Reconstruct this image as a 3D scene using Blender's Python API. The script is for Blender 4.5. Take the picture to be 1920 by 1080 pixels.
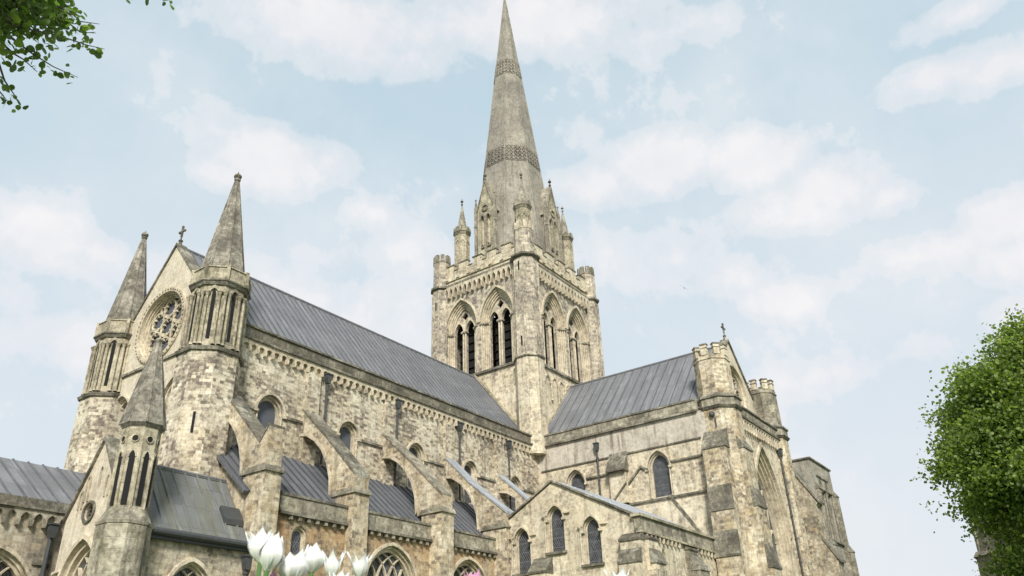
import bpy, math, random
from mathutils import Vector, Matrix, geometry
R=math.radians
random.seed(7)
for o in list(bpy.data.objects): bpy.data.objects.remove(o)
scene=bpy.context.scene
COL=scene.collection

# ------------------------------------------------------------------ camera
CAM=Vector((66.417,46.204,1.6))
FPX=1502.88
YAW,PITCH,ROLL=R(35.146),R(27.634),R(-2.124)
Fw=Vector((-math.cos(YAW)*math.cos(PITCH),-math.sin(YAW)*math.cos(PITCH),math.sin(PITCH)))
Rt=Fw.cross(Vector((0,0,1))).normalized(); Up=Rt.cross(Fw)
Rr=Rt*math.cos(ROLL)+Up*math.sin(ROLL); Ur=-Rt*math.sin(ROLL)+Up*math.cos(ROLL)
cd=bpy.data.cameras.new('camera'); cam=bpy.data.objects.new('camera',cd); COL.objects.link(cam)
cd.sensor_width=36; cd.lens=FPX/1920*36; cd.clip_end=5000; cd.clip_start=.05
cam.matrix_world=Matrix.Translation(CAM)@Matrix((Rr,Ur,-Fw)).transposed().to_4x4()
cd.dof.use_dof=True; cd.dof.focus_distance=55; cd.dof.aperture_fstop=13
scene.camera=cam

# ------------------------------------------------------------------ light, sky
SUN_AZ,SUN_EL=R(38),R(38)       # azimuth of the sun from +X (east) towards +Y (north), elevation
sd=Vector((math.cos(SUN_AZ)*math.cos(SUN_EL),math.sin(SUN_AZ)*math.cos(SUN_EL),math.sin(SUN_EL)))
ld=bpy.data.lights.new('sun','SUN'); ld.energy=2.7; ld.angle=R(11); ld.color=(1,.965,.91)
sun=bpy.data.objects.new('sun',ld); COL.objects.link(sun); sun.rotation_euler=sd.to_track_quat('Z','Y').to_euler()
scene.view_settings.view_transform='Standard'; scene.view_settings.look='None'
scene.view_settings.exposure=.87; scene.view_settings.gamma=1

W=bpy.data.worlds.new('World'); scene.world=W; W.use_nodes=True
nt=W.node_tree; nt.nodes.clear()
def N(t,typ,**k):
    n=t.nodes.new(typ)
    for a,b in k.items(): setattr(n,a,b)
    return n
def mth(t,op,a,b=None,c=None,clamp=False):
    n=t.nodes.new('ShaderNodeMath'); n.operation=op; n.use_clamp=clamp
    for i,x in enumerate((a,b,c)):
        if x is None: continue
        if isinstance(x,(int,float)): n.inputs[i].default_value=x
        else: t.links.new(x,n.inputs[i])
    return n.outputs[0]
def mixc(t,f,a,b,blend='MIX'):
    n=t.nodes.new('ShaderNodeMix'); n.data_type='RGBA'; n.blend_type=blend
    for i,x in ((0,f),(6,a),(7,b)):
        if isinstance(x,(int,float)): n.inputs[i].default_value=x
        elif isinstance(x,tuple): n.inputs[i].default_value=(x+(1,)) if len(x)==3 else x
        else: t.links.new(x,n.inputs[i])
    return n.outputs[2]
def ramp(t,f,stops,interp='LINEAR'):
    n=t.nodes.new('ShaderNodeValToRGB'); n.color_ramp.interpolation=interp
    e=n.color_ramp.elements
    while len(e)<len(stops): e.new(.5)
    for i,(p,c) in enumerate(stops):
        e[i].position=p; e[i].color=(c+(1,)) if isinstance(c,tuple) else (c,c,c,1)
    t.links.new(f,n.inputs[0]); return n.outputs[0]
def noise(t,vec,scale,detail=5,rough=.55,lac=2,dist=0):
    n=t.nodes.new('ShaderNodeTexNoise'); n.inputs['Scale'].default_value=scale; n.inputs['Detail'].default_value=detail
    n.inputs['Roughness'].default_value=rough; n.inputs['Distortion'].default_value=dist
    if vec is not None: t.links.new(vec,n.inputs['Vector'])
    return n.outputs[0]
def sky():
    t=nt
    sk=N(t,'ShaderNodeTexSky',sky_type='NISHITA'); sk.sun_disc=False; sk.sun_elevation=SUN_EL
    sk.sun_rotation=R(90)-SUN_AZ; sk.air_density=1; sk.dust_density=1.2; sk.ozone_density=1
    tc=N(t,'ShaderNodeTexCoord'); sep=N(t,'ShaderNodeSeparateXYZ'); t.links.new(tc.outputs['Generated'],sep.inputs[0])
    x,y,z=sep.outputs
    az=mth(t,'ARCTAN2',mth(t,'MULTIPLY',y,-1),mth(t,'MULTIPLY',x,-1)); el=mth(t,'ARCSINE',z)
    # clouds: (pixel centre, radius x, radius y, weight) turned into azimuth / elevation of fixed clouds
    def ae(px,py):
        d=(Fw*FPX+Rr*(px-960)+Ur*(540-py)).normalized()
        return math.atan2(-d.y,-d.x),math.asin(d.z)
    blobs=[(640,60,300,90,1.0),(980,40,330,80,.8),(700,110,200,60,.9),(1250,60,200,60,.55),(510,300,150,85,1.2),(440,330,90,50,.9),(620,300,70,50,.8),
      (90,450,120,80,.95),(180,480,90,60,.7),(30,560,90,60,.55),(1240,310,120,75,1.2),(1120,350,120,60,.8),(1400,300,120,65,1.15),(1460,290,70,60,1.),(1560,350,120,60,.95),(1680,370,80,45,.85),(1500,390,230,60,.7),
      (1870,410,110,65,1.05),(1760,470,160,55,.8),(1900,490,120,60,.8),(1760,140,170,55,1.),(1880,120,140,60,.95),(1800,30,190,50,.75),(1470,560,100,48,.95),(1250,480,200,80,.6),(1350,520,150,60,.55),
      (560,560,330,110,.62),(760,480,140,60,.5),(140,640,260,70,.5),(1700,660,200,50,.5),(1550,700,200,50,.6),(1900,600,120,60,.6),(700,400,80,40,.6),(1000,250,40,40,.0)]
    fld=None
    for px,py,rx,ry,w in blobs:
        a0,e0=ae(px,py); sx=math.hypot(ae(px+10,py)[0]-a0,0)/10*rx; sy=abs(ae(px,py+10)[1]-e0)/10*ry
        sx*=1.0
        da=mth(t,'DIVIDE',mth(t,'SUBTRACT',az,a0),sx); de=mth(t,'DIVIDE',mth(t,'SUBTRACT',el,e0),sy)
        d=mth(t,'SQRT',mth(t,'ADD',mth(t,'MULTIPLY',da,da),mth(t,'MULTIPLY',de,de)))
        v=mth(t,'MULTIPLY',mth(t,'SUBTRACT',1.12,d),w)
        fld=v if fld is None else mth(t,'SMOOTH_MAX',fld,v,.25)
    n1=noise(t,tc.outputs['Generated'],7,9,.58)
    n2=noise(t,tc.outputs['Generated'],2.2,5,.5)
    n9=noise(t,tc.outputs['Generated'],24,8,.62)
    f=mth(t,'ADD',fld,mth(t,'MULTIPLY',mth(t,'SUBTRACT',n1,.5),1.35))
    f=mth(t,'ADD',f,mth(t,'MULTIPLY',mth(t,'SUBTRACT',n9,.5),.95))
    m=ramp(t,f,[(.02,0.),(.28,.58),(.8,1.)],'EASE')
    m2=ramp(t,mth(t,'ADD',n2,mth(t,'MULTIPLY',mth(t,'SUBTRACT',n1,.5),.6)),[(.35,0.),(.75,.5)])
    m=mth(t,'MAXIMUM',m,m2)
    bg=N(t,'ShaderNodeBackground'); out=N(t,'ShaderNodeOutputWorld')
    # thin veil of pale high cloud over the blue, paler towards the horizon
    veil=ramp(t,z,[(.0,.97),(.35,.9),(.8,.8)])
    skc=mixc(t,1.,sk.outputs[0],(SKY_S,SKY_S,SKY_S),'MULTIPLY')
    vc=ramp(t,z,[(.18,tuple(v/6 for v in (4.1,4.4,4.65))),(.42,tuple(v/6 for v in (3.9,4.4,4.7))),(.62,tuple(v/6 for v in VEIL))])
    vc=mixc(t,1.,vc,(6.,6.,6.),'MULTIPLY')
    base=mixc(t,veil,skc,vc)
    shade=ramp(t,mth(t,'ADD',mth(t,'MULTIPLY_ADD',n9,.35,-.17),mth(t,'ADD',n1,mth(t,'MULTIPLY',n2,.6))),[(.55,CL_D),(.95,CL_L)])
    c=mixc(t,mth(t,'MULTIPLY',m,.82),base,shade)
    t.links.new(c,bg.inputs[0]); bg.inputs[1].default_value=WORLD_S
    t.links.new(bg.outputs[0],out.inputs[0])
WORLD_S=.10
SKY_S=1.0
VEIL=(3.35,4.2,4.6)
CL_D=(4.5,4.55,4.8); CL_L=(5.35,5.15,5.15)
sky()
scene.cycles.max_bounces=6

# ------------------------------------------------------------------ materials
def newmat(name):
    m=bpy.data.materials.new(name); m.use_nodes=True; t=m.node_tree; t.nodes.clear()
    out=N(t,'ShaderNodeOutputMaterial'); b=N(t,'ShaderNodeBsdfPrincipled'); t.links.new(b.outputs[0],out.inputs[0])
    return m,t,b
def L(*c): # srgb 0-255 -> linear
    return tuple(((v/255)/12.92 if v/255<=.04045 else ((v/255+.055)/1.055)**2.4) for v in c)
def stone(name,ramp_stops,bw=.62,rh=.3,patch=.35,patch_amt=.9,mortar=.35,stain=.4,stain_col=(.075,.068,.055),lichen=None,lich_amt=0,brickamt=.55,bump=.35,streak=.8,seed=0,green=0,grime=.26):
    def ds(c):
        l=.3*c[0]+.55*c[1]+.15*c[2]; return tuple(l+(v-l)*.86 for v in c)
    ramp_stops=[(p,ds(c)) for p,c in ramp_stops]
    m,t,b=newmat(name)
    uv=N(t,'ShaderNodeUVMap').outputs[0]
    geo=N(t,'ShaderNodeNewGeometry'); pos=geo.outputs['Position']
    mp=N(t,'ShaderNodeMapping'); t.links.new(uv,mp.inputs[0]); mp.inputs['Location'].default_value=(seed*3.7,seed*1.9,0)
    wob=N(t,'ShaderNodeTexNoise'); wob.inputs['Scale'].default_value=3.; t.links.new(pos,wob.inputs['Vector'])
    vm=N(t,'ShaderNodeVectorMath',operation='MULTIPLY_ADD'); t.links.new(wob.outputs['Color'],vm.inputs[0]); vm.inputs[1].default_value=(.05,.035,0); t.links.new(mp.outputs[0],vm.inputs[2])
    br=N(t,'ShaderNodeTexBrick'); t.links.new(vm.outputs[0],br.inputs['Vector'])
    br.inputs['Color1'].default_value=(0,0,0,1); br.inputs['Color2'].default_value=(1,1,1,1); br.inputs['Mortar'].default_value=(.5,.5,.5,1)
    br.inputs['Scale'].default_value=1; br.inputs['Mortar Size'].default_value=.014; br.inputs['Mortar Smooth'].default_value=.6
    br.inputs['Brick Width'].default_value=bw; br.inputs['Row Height'].default_value=rh; br.offset=.37; br.squash=.62; br.squash_frequency=3
    n1=noise(t,pos,patch,7,.6); n2=noise(t,pos,4.2,5,.7); n3=noise(t,pos,22,4,.75)
    sepc=N(t,'ShaderNodeSeparateColor'); t.links.new(br.outputs[0],sepc.inputs[0]); r=sepc.outputs[0]
    v=mth(t,'ADD',mth(t,'MULTIPLY',mth(t,'SUBTRACT',r,.5),brickamt),mth(t,'MULTIPLY',mth(t,'SUBTRACT',n1,.5),patch_amt*2.4))
    v=mth(t,'ADD',v,mth(t,'MULTIPLY',mth(t,'SUBTRACT',n2,.5),1.6)); v=mth(t,'ADD',v,.5,clamp=True)
    col=ramp(t,v,ramp_stops)
    if lichen:
        lm=ramp(t,mth(t,'ADD',mth(t,'MULTIPLY',noise(t,pos,.55+seed*.03,6,.62),.75),mth(t,'MULTIPLY',r,.12)),[(.40,0.),(.58,1.)])
        col=mixc(t,mth(t,'MULTIPLY',lm,lich_amt),col,lichen)
    # weather stains with shapes of their own: blotches and runs under ledges
    s1=ramp(t,noise(t,pos,1.5,9,.74),[(.50,0.),(.64,1.)])
    mp2=N(t,'ShaderNodeMapping'); t.links.new(pos,mp2.inputs[0]); mp2.inputs['Scale'].default_value=(2.4,2.4,.2)
    s2=ramp(t,noise(t,mp2.outputs[0],1.,6,.6),[(.52,0.),(.66,1.)])
    g1=ramp(t,mth(t,'ADD',noise(t,pos,.33,9,.66),mth(t,'MULTIPLY',mth(t,'SUBTRACT',r,.5),.10)),[(.47,0.),(.60,1.)])
    col=mixc(t,mth(t,'MULTIPLY',g1,grime),col,(.235,.20,.155))
    col=mixc(t,mth(t,'MULTIPLY',s1,stain),col,stain_col)
    col=mixc(t,mth(t,'MULTIPLY',s2,stain*streak),col,stain_col)
    if green: col=mixc(t,mth(t,'MULTIPLY',ramp(t,noise(t,pos,1.3,6,.6),[(.48,0.),(.66,1.)]),green),col,(.17,.17,.055))
    col=mixc(t,mth(t,'MULTIPLY',br.outputs['Fac'],mortar),col,mixc(t,.5,(.20,.175,.13),col))
    fine=mth(t,'MULTIPLY_ADD',mth(t,'SUBTRACT',n3,.5),1.25,1.0)
    fc=N(t,'ShaderNodeCombineColor')
    for i in range(3): t.links.new(fine,fc.inputs[i])
    col=mixc(t,1.,col,fc.outputs[0],'MULTIPLY')
    t.links.new(col,b.inputs['Base Color']); b.inputs['Roughness'].default_value=.92; b.inputs['Specular IOR Level'].default_value=.25
    bp=N(t,'ShaderNodeBump'); bp.inputs['Strength'].default_value=bump; bp.inputs['Distance'].default_value=.06
    h=mth(t,'ADD',mth(t,'MULTIPLY',mth(t,'SUBTRACT',1,br.outputs['Fac']),.5),mth(t,'ADD',mth(t,'MULTIPLY',n2,.5),mth(t,'MULTIPLY',n3,.45)))
    h=mth(t,'ADD',h,mth(t,'MULTIPLY',r,.25))
    t.links.new(h,bp.inputs['Height']); t.links.new(bp.outputs[0],b.inputs['Normal'])
    return m
cream=[(.12,(.185,.15,.105)),(.34,(.33,.285,.205)),(.52,(.50,.44,.31)),(.75,(.60,.53,.385)),(.95,(.68,.63,.5))]
M={}
M['wall']=stone('limestone_rubble',[(.04,(.19,.15,.115)),(.22,(.29,.24,.175)),(.40,(.46,.39,.275)),(.62,(.64,.55,.385)),(.9,(.75,.68,.52))],bw=0.42,rh=0.19,patch=.42,patch_amt=0.7,brickamt=0.85,stain=.52,seed=1,lichen=(.42,.32,.16),lich_amt=.35)
M['ashlar']=stone('pale_ashlar',[(.06,(.27,.22,.155)),(.26,(.48,.40,.275)),(.52,(.68,.585,.40)),(.9,(.78,.71,.54))],bw=.62,rh=.26,patch=.3,patch_amt=.55,brickamt=0.42,stain=.5,seed=2,mortar=.25,lichen=(.48,.34,.15),lich_amt=.28)
M['rough']=stone('patched_rubble',[(.05,(.18,.14,.10)),(.25,(.34,.275,.185)),(.48,(.52,.435,.285)),(.75,(.68,.59,.41)),(.95,(.76,.69,.52))],bw=.5,rh=.22,patch=.55,patch_amt=.6,brickamt=0.62,stain=.5,seed=13,lichen=(.42,.27,.085),lich_amt=.45)
M['tower']=stone('tower_limestone',[(.06,(.17,.14,.115)),(.28,(.31,.26,.205)),(.52,(.47,.40,.295)),(.74,(.60,.515,.355)),(.95,(.68,.61,.46))],bw=.66,rh=.3,patch=.3,patch_amt=.5,brickamt=0.56,stain=.52,seed=3,green=0.07)
M['gable']=stone('smooth_gable_stone',[(.1,(.46,.38,.27)),(.4,(.60,.51,.365)),(.7,(.69,.61,.45)),(.95,(.74,.67,.52))],bw=.7,rh=.3,patch=.5,patch_amt=.4,brickamt=.08,stain=.24,seed=4,mortar=.12,grime=0.12)
M['golden']=stone('golden_stone',[(.06,(.15,.105,.07)),(.26,(.27,.195,.115)),(.48,(.44,.325,.18)),(.70,(.58,.46,.27)),(.92,(.68,.59,.40))],bw=.55,rh=.25,patch=.5,patch_amt=.5,brickamt=.46,stain=.34,lichen=(.38,.19,.06),lich_amt=.72,seed=5)
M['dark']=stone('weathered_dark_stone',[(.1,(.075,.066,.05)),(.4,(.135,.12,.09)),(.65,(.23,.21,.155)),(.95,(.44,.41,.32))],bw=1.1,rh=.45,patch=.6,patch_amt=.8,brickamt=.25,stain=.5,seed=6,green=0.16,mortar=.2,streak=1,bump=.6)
M['parapet']=stone('lichened_parapet',[(.08,(.11,.098,.072)),(.32,(.20,.178,.13)),(.58,(.34,.30,.21)),(.95,(.56,.51,.37))],bw=1.0,rh=.5,patch=.7,patch_amt=.7,brickamt=.25,stain=.62,seed=7,green=0.16,mortar=.2,streak=1,bump=.6)
M['parapetdark']=stone('blackened_parapet',[(.08,(.07,.062,.046)),(.35,(.125,.11,.08)),(.65,(.21,.185,.13)),(.95,(.38,.345,.25))],bw=1.0,rh=.5,patch=.9,patch_amt=.7,brickamt=.2,stain=.6,seed=14,green=0.14,mortar=.2,streak=1,bump=.6)
M['spire']=stone('spire_stone',[(.1,(.19,.17,.14)),(.4,(.28,.252,.20)),(.7,(.36,.325,.255)),(.95,(.46,.42,.33))],bw=.7,rh=.32,patch=.22,patch_amt=0.7,brickamt=.16,stain=0.42,seed=8,mortar=.2,bump=.5)
M['turret']=stone('green_grey_turret_stone',[(.1,(.17,.145,.10)),(.4,(.33,.285,.19)),(.65,(.50,.435,.29)),(.95,(.64,.57,.40))],bw=.75,rh=.36,patch=.5,patch_amt=.6,brickamt=.34,stain=.42,seed=9,green=0.16,streak=1)
M['trim']=stone('cream_moulding',[(.1,(.33,.265,.175)),(.4,(.55,.46,.31)),(.7,(.69,.595,.42)),(.95,(.76,.68,.52))],bw=.5,rh=.5,patch=.5,patch_amt=.55,brickamt=.16,stain=0.45,seed=10,mortar=.2)
M['spiredark']=stone('dark_shingled_spirelet_stone',[(.1,(.11,.098,.075)),(.4,(.19,.17,.13)),(.65,(.29,.262,.20)),(.95,(.46,.42,.33))],bw=.6,rh=.3,patch=.8,patch_amt=.7,brickamt=.4,stain=.4,seed=11,bump=.6)
M['pale']=stone('pale_streaked_render',[(.1,(.36,.31,.235)),(.4,(.50,.44,.345)),(.8,(.62,.56,.45))],bw=.9,rh=.3,patch=.6,patch_amt=.4,brickamt=.15,stain=.45,stain_col=(.16,.13,.10),streak=1.7,seed=15,mortar=.15)
M['mottled']=stone('mottled_grey_brown_stone',[(.05,(.14,.115,.085)),(.28,(.26,.22,.16)),(.5,(.40,.34,.235)),(.75,(.54,.47,.33)),(.95,(.64,.58,.44))],bw=.5,rh=.24,patch=.6,patch_amt=.7,brickamt=.55,stain=.5,lichen=(.42,.27,.10),lich_amt=.35,seed=17)
M['rakegrey']=stone('grey_nave_tower_stone',[(.1,(.22,.195,.155)),(.4,(.31,.28,.22)),(.7,(.40,.365,.28)),(.95,(.50,.46,.36))],bw=.7,rh=.3,patch=.6,patch_amt=.6,brickamt=.35,stain=.4,seed=18)
M['rib']=stone('weathered_pinnacle_stone',[(.1,(.15,.13,.10)),(.4,(.26,.23,.17)),(.7,(.40,.355,.26)),(.95,(.55,.49,.36))],bw=.5,rh=.4,patch=.8,patch_amt=.6,brickamt=.3,stain=.45,seed=16)
M['campanile']=stone('brown_tower_stone',[(.1,(.15,.13,.095)),(.4,(.23,.20,.145)),(.7,(.33,.295,.205)),(.95,(.44,.40,.29))],bw=.8,rh=.36,seed=12,stain=0.6,patch_amt=0.7)
def lead(name,c0,c1,c2,green=0,sw=.62,sl=2.3):
    m,t,b=newmat(name)
    uv=N(t,'ShaderNodeUVMap').outputs[0]; pos=N(t,'ShaderNodeNewGeometry').outputs['Position']
    br=N(t,'ShaderNodeTexBrick'); t.links.new(uv,br.inputs['Vector']); br.offset=0; br.squash=1
    br.inputs['Color1'].default_value=(0,0,0,1); br.inputs['Color2'].default_value=(1,1,1,1); br.inputs['Scale'].default_value=1
    br.inputs['Mortar Size'].default_value=.02; br.inputs['Brick Width'].default_value=sw; br.inputs['Row Height'].default_value=sl
    sc=N(t,'ShaderNodeSeparateColor'); t.links.new(br.outputs[0],sc.inputs[0])
    n1=noise(t,pos,.5,7,.65); n2=noise(t,pos,5,6,.7)
    v=mth(t,'ADD',mth(t,'MULTIPLY',sc.outputs[0],.25),mth(t,'ADD',mth(t,'MULTIPLY',n1,.55),mth(t,'MULTIPLY',n2,.3)))
    col=ramp(t,v,[(.25,c0),(.55,c1),(.9,c2)])
    mp=N(t,'ShaderNodeMapping'); t.links.new(uv,mp.inputs[0]); mp.inputs['Scale'].default_value=(3.,.35,1)
    st=ramp(t,noise(t,mp.outputs[0],1,6,.6),[(.55,0.),(.72,1.)])
    col=mixc(t,mth(t,'MULTIPLY',br.outputs['Fac'],.4),col,tuple(x*.35 for x in c0))
    big=ramp(t,noise(t,pos,.22,4,.6),[(.45,0.),(.62,1.)])
    col=mixc(t,mth(t,'MULTIPLY',big,.3),col,c0)
    col=mixc(t,mth(t,'MULTIPLY',st,.5),col,tuple(min(1,x*1.5) for x in c2))
    if green: col=mixc(t,mth(t,'MULTIPLY',ramp(t,noise(t,mp.outputs[0],.6,6,.65),[(.42,0.),(.62,1.)]),green),col,(.13,.125,.045))
    t.links.new(col,b.inputs['Base Color']); b.inputs['Roughness'].default_value=.6; b.inputs['Specular IOR Level'].default_value=.32
    bp=N(t,'ShaderNodeBump'); bp.inputs['Strength'].default_value=.35; bp.inputs['Distance'].default_value=.05
    t.links.new(mth(t,'ADD',n1,mth(t,'MULTIPLY',n2,.6)),bp.inputs['Height']); t.links.new(bp.outputs[0],b.inputs['Normal'])
    return m
M['lead']=lead('lead_sheet',(.125,.127,.132),(.165,.167,.173),(.235,.237,.243))
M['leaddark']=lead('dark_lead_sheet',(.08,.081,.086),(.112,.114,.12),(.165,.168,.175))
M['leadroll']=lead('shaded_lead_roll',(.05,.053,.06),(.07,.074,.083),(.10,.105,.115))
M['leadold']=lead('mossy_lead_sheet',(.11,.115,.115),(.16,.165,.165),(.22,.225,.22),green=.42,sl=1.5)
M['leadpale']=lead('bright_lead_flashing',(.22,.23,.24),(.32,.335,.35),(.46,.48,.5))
def plain(name,c,rough=.6,metal=0,n=.25,sc=8):
    m,t,b=newmat(name); pos=N(t,'ShaderNodeNewGeometry').outputs['Position']
    k=noise(t,pos,sc,5,.6); f=mth(t,'MULTIPLY_ADD',mth(t,'SUBTRACT',k,.5),n*2,1)
    fc=N(t,'ShaderNodeCombineColor')
    for i in range(3): t.links.new(f,fc.inputs[i])
    t.links.new(mixc(t,1.,c,fc.outputs[0],'MULTIPLY'),b.inputs['Base Color'])
    b.inputs['Roughness'].default_value=rough; b.inputs['Metallic'].default_value=metal
    return m
M['iron']=plain('painted_iron',(.055,.058,.058),.55,0,.4,5)
M['ironbrown']=plain('dark_bronze_iron',(.05,.042,.032),.6)
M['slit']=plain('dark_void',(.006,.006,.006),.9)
M['louvre']=plain('dark_louvre',(.02,.02,.022),.8)
M['mesh']=plain('slate_grey_screen',(.085,.09,.105),.7,0,.18,3)
def glass():
    m,t,b=newmat('leaded_glass'); uv=N(t,'ShaderNodeUVMap').outputs[0]
    s=N(t,'ShaderNodeSeparateXYZ'); t.links.new(uv,s.inputs[0]); u,v=s.outputs[0],s.outputs[1]
    def line(e,p,w): return mth(t,'LESS_THAN',mth(t,'FRACT',mth(t,'DIVIDE',e,p)),w)
    v2=mth(t,'MULTIPLY',v,.62)
    a=line(mth(t,'ADD',u,v2),.17,.2); c=line(mth(t,'SUBTRACT',u,v2),.17,.2)
    l=mth(t,'MAXIMUM',a,c); l=mth(t,'MAXIMUM',l,line(v,.62,.06))
    pos=N(t,'ShaderNodeNewGeometry').outputs['Position']
    g=ramp(t,noise(t,pos,3.,4,.6),[(.38,(.012,.014,.017)),(.55,(.04,.043,.05)),(.68,(.11,.118,.125))])  # lighter blotches: window reflections put into the glass colour
    col=mixc(t,l,g,(.13,.135,.14)); t.links.new(col,b.inputs['Base Color'])
    b.inputs['Roughness'].default_value=.38
    bp=N(t,'ShaderNodeBump'); bp.inputs['Strength'].default_value=.5; bp.inputs['Distance'].default_value=.02
    t.links.new(mth(t,'ADD',l,noise(t,pos,9,2,.5)),bp.inputs['Height']); t.links.new(bp.outputs[0],b.inputs['Normal'])
    return m
M['glass']=glass()
def leafmat(name,cols,trans=.45):
    m=bpy.data.materials.new(name); m.use_nodes=True; t=m.node_tree; t.nodes.clear()
    out=N(t,'ShaderNodeOutputMaterial'); g=N(t,'ShaderNodeNewGeometry')
    col=ramp(t,g.outputs['Random Per Island'],cols)
    d=N(t,'ShaderNodeBsdfPrincipled'); d.inputs['Roughness'].default_value=.5; tr=N(t,'ShaderNodeBsdfTranslucent')
    t.links.new(col,d.inputs['Base Color']); t.links.new(mixc(t,1.,col,(1.5,1.7,.7),'MULTIPLY'),tr.inputs[0])
    mx=N(t,'ShaderNodeMixShader'); mx.inputs[0].default_value=trans
    t.links.new(d.outputs[0],mx.inputs[1]); t.links.new(tr.outputs[0],mx.inputs[2]); t.links.new(mx.outputs[0],out.inputs[0])
    return m
M['leaf']=leafmat('lime_leaves',[(0,(.07,.11,.025)),(.4,(.14,.20,.04)),(.8,(.23,.30,.065)),(1,(.34,.39,.12))],.5)
M['leafnear']=leafmat('near_lime_leaves',[(0,(.05,.085,.022)),(.5,(.085,.145,.03)),(1,(.15,.22,.05))],.55)
M['bark']=plain('bark',(.075,.062,.048),.9,0,.5,6)
M['grass']=plain('mown_grass',(.055,.10,.025),.9,0,.4,2)
M['soil']=plain('flower_bed_soil',(.06,.042,.03),.95,0,.4,20)
M['path']=plain('pale_gravel',(.3,.27,.22),.95,0,.3,30)

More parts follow.
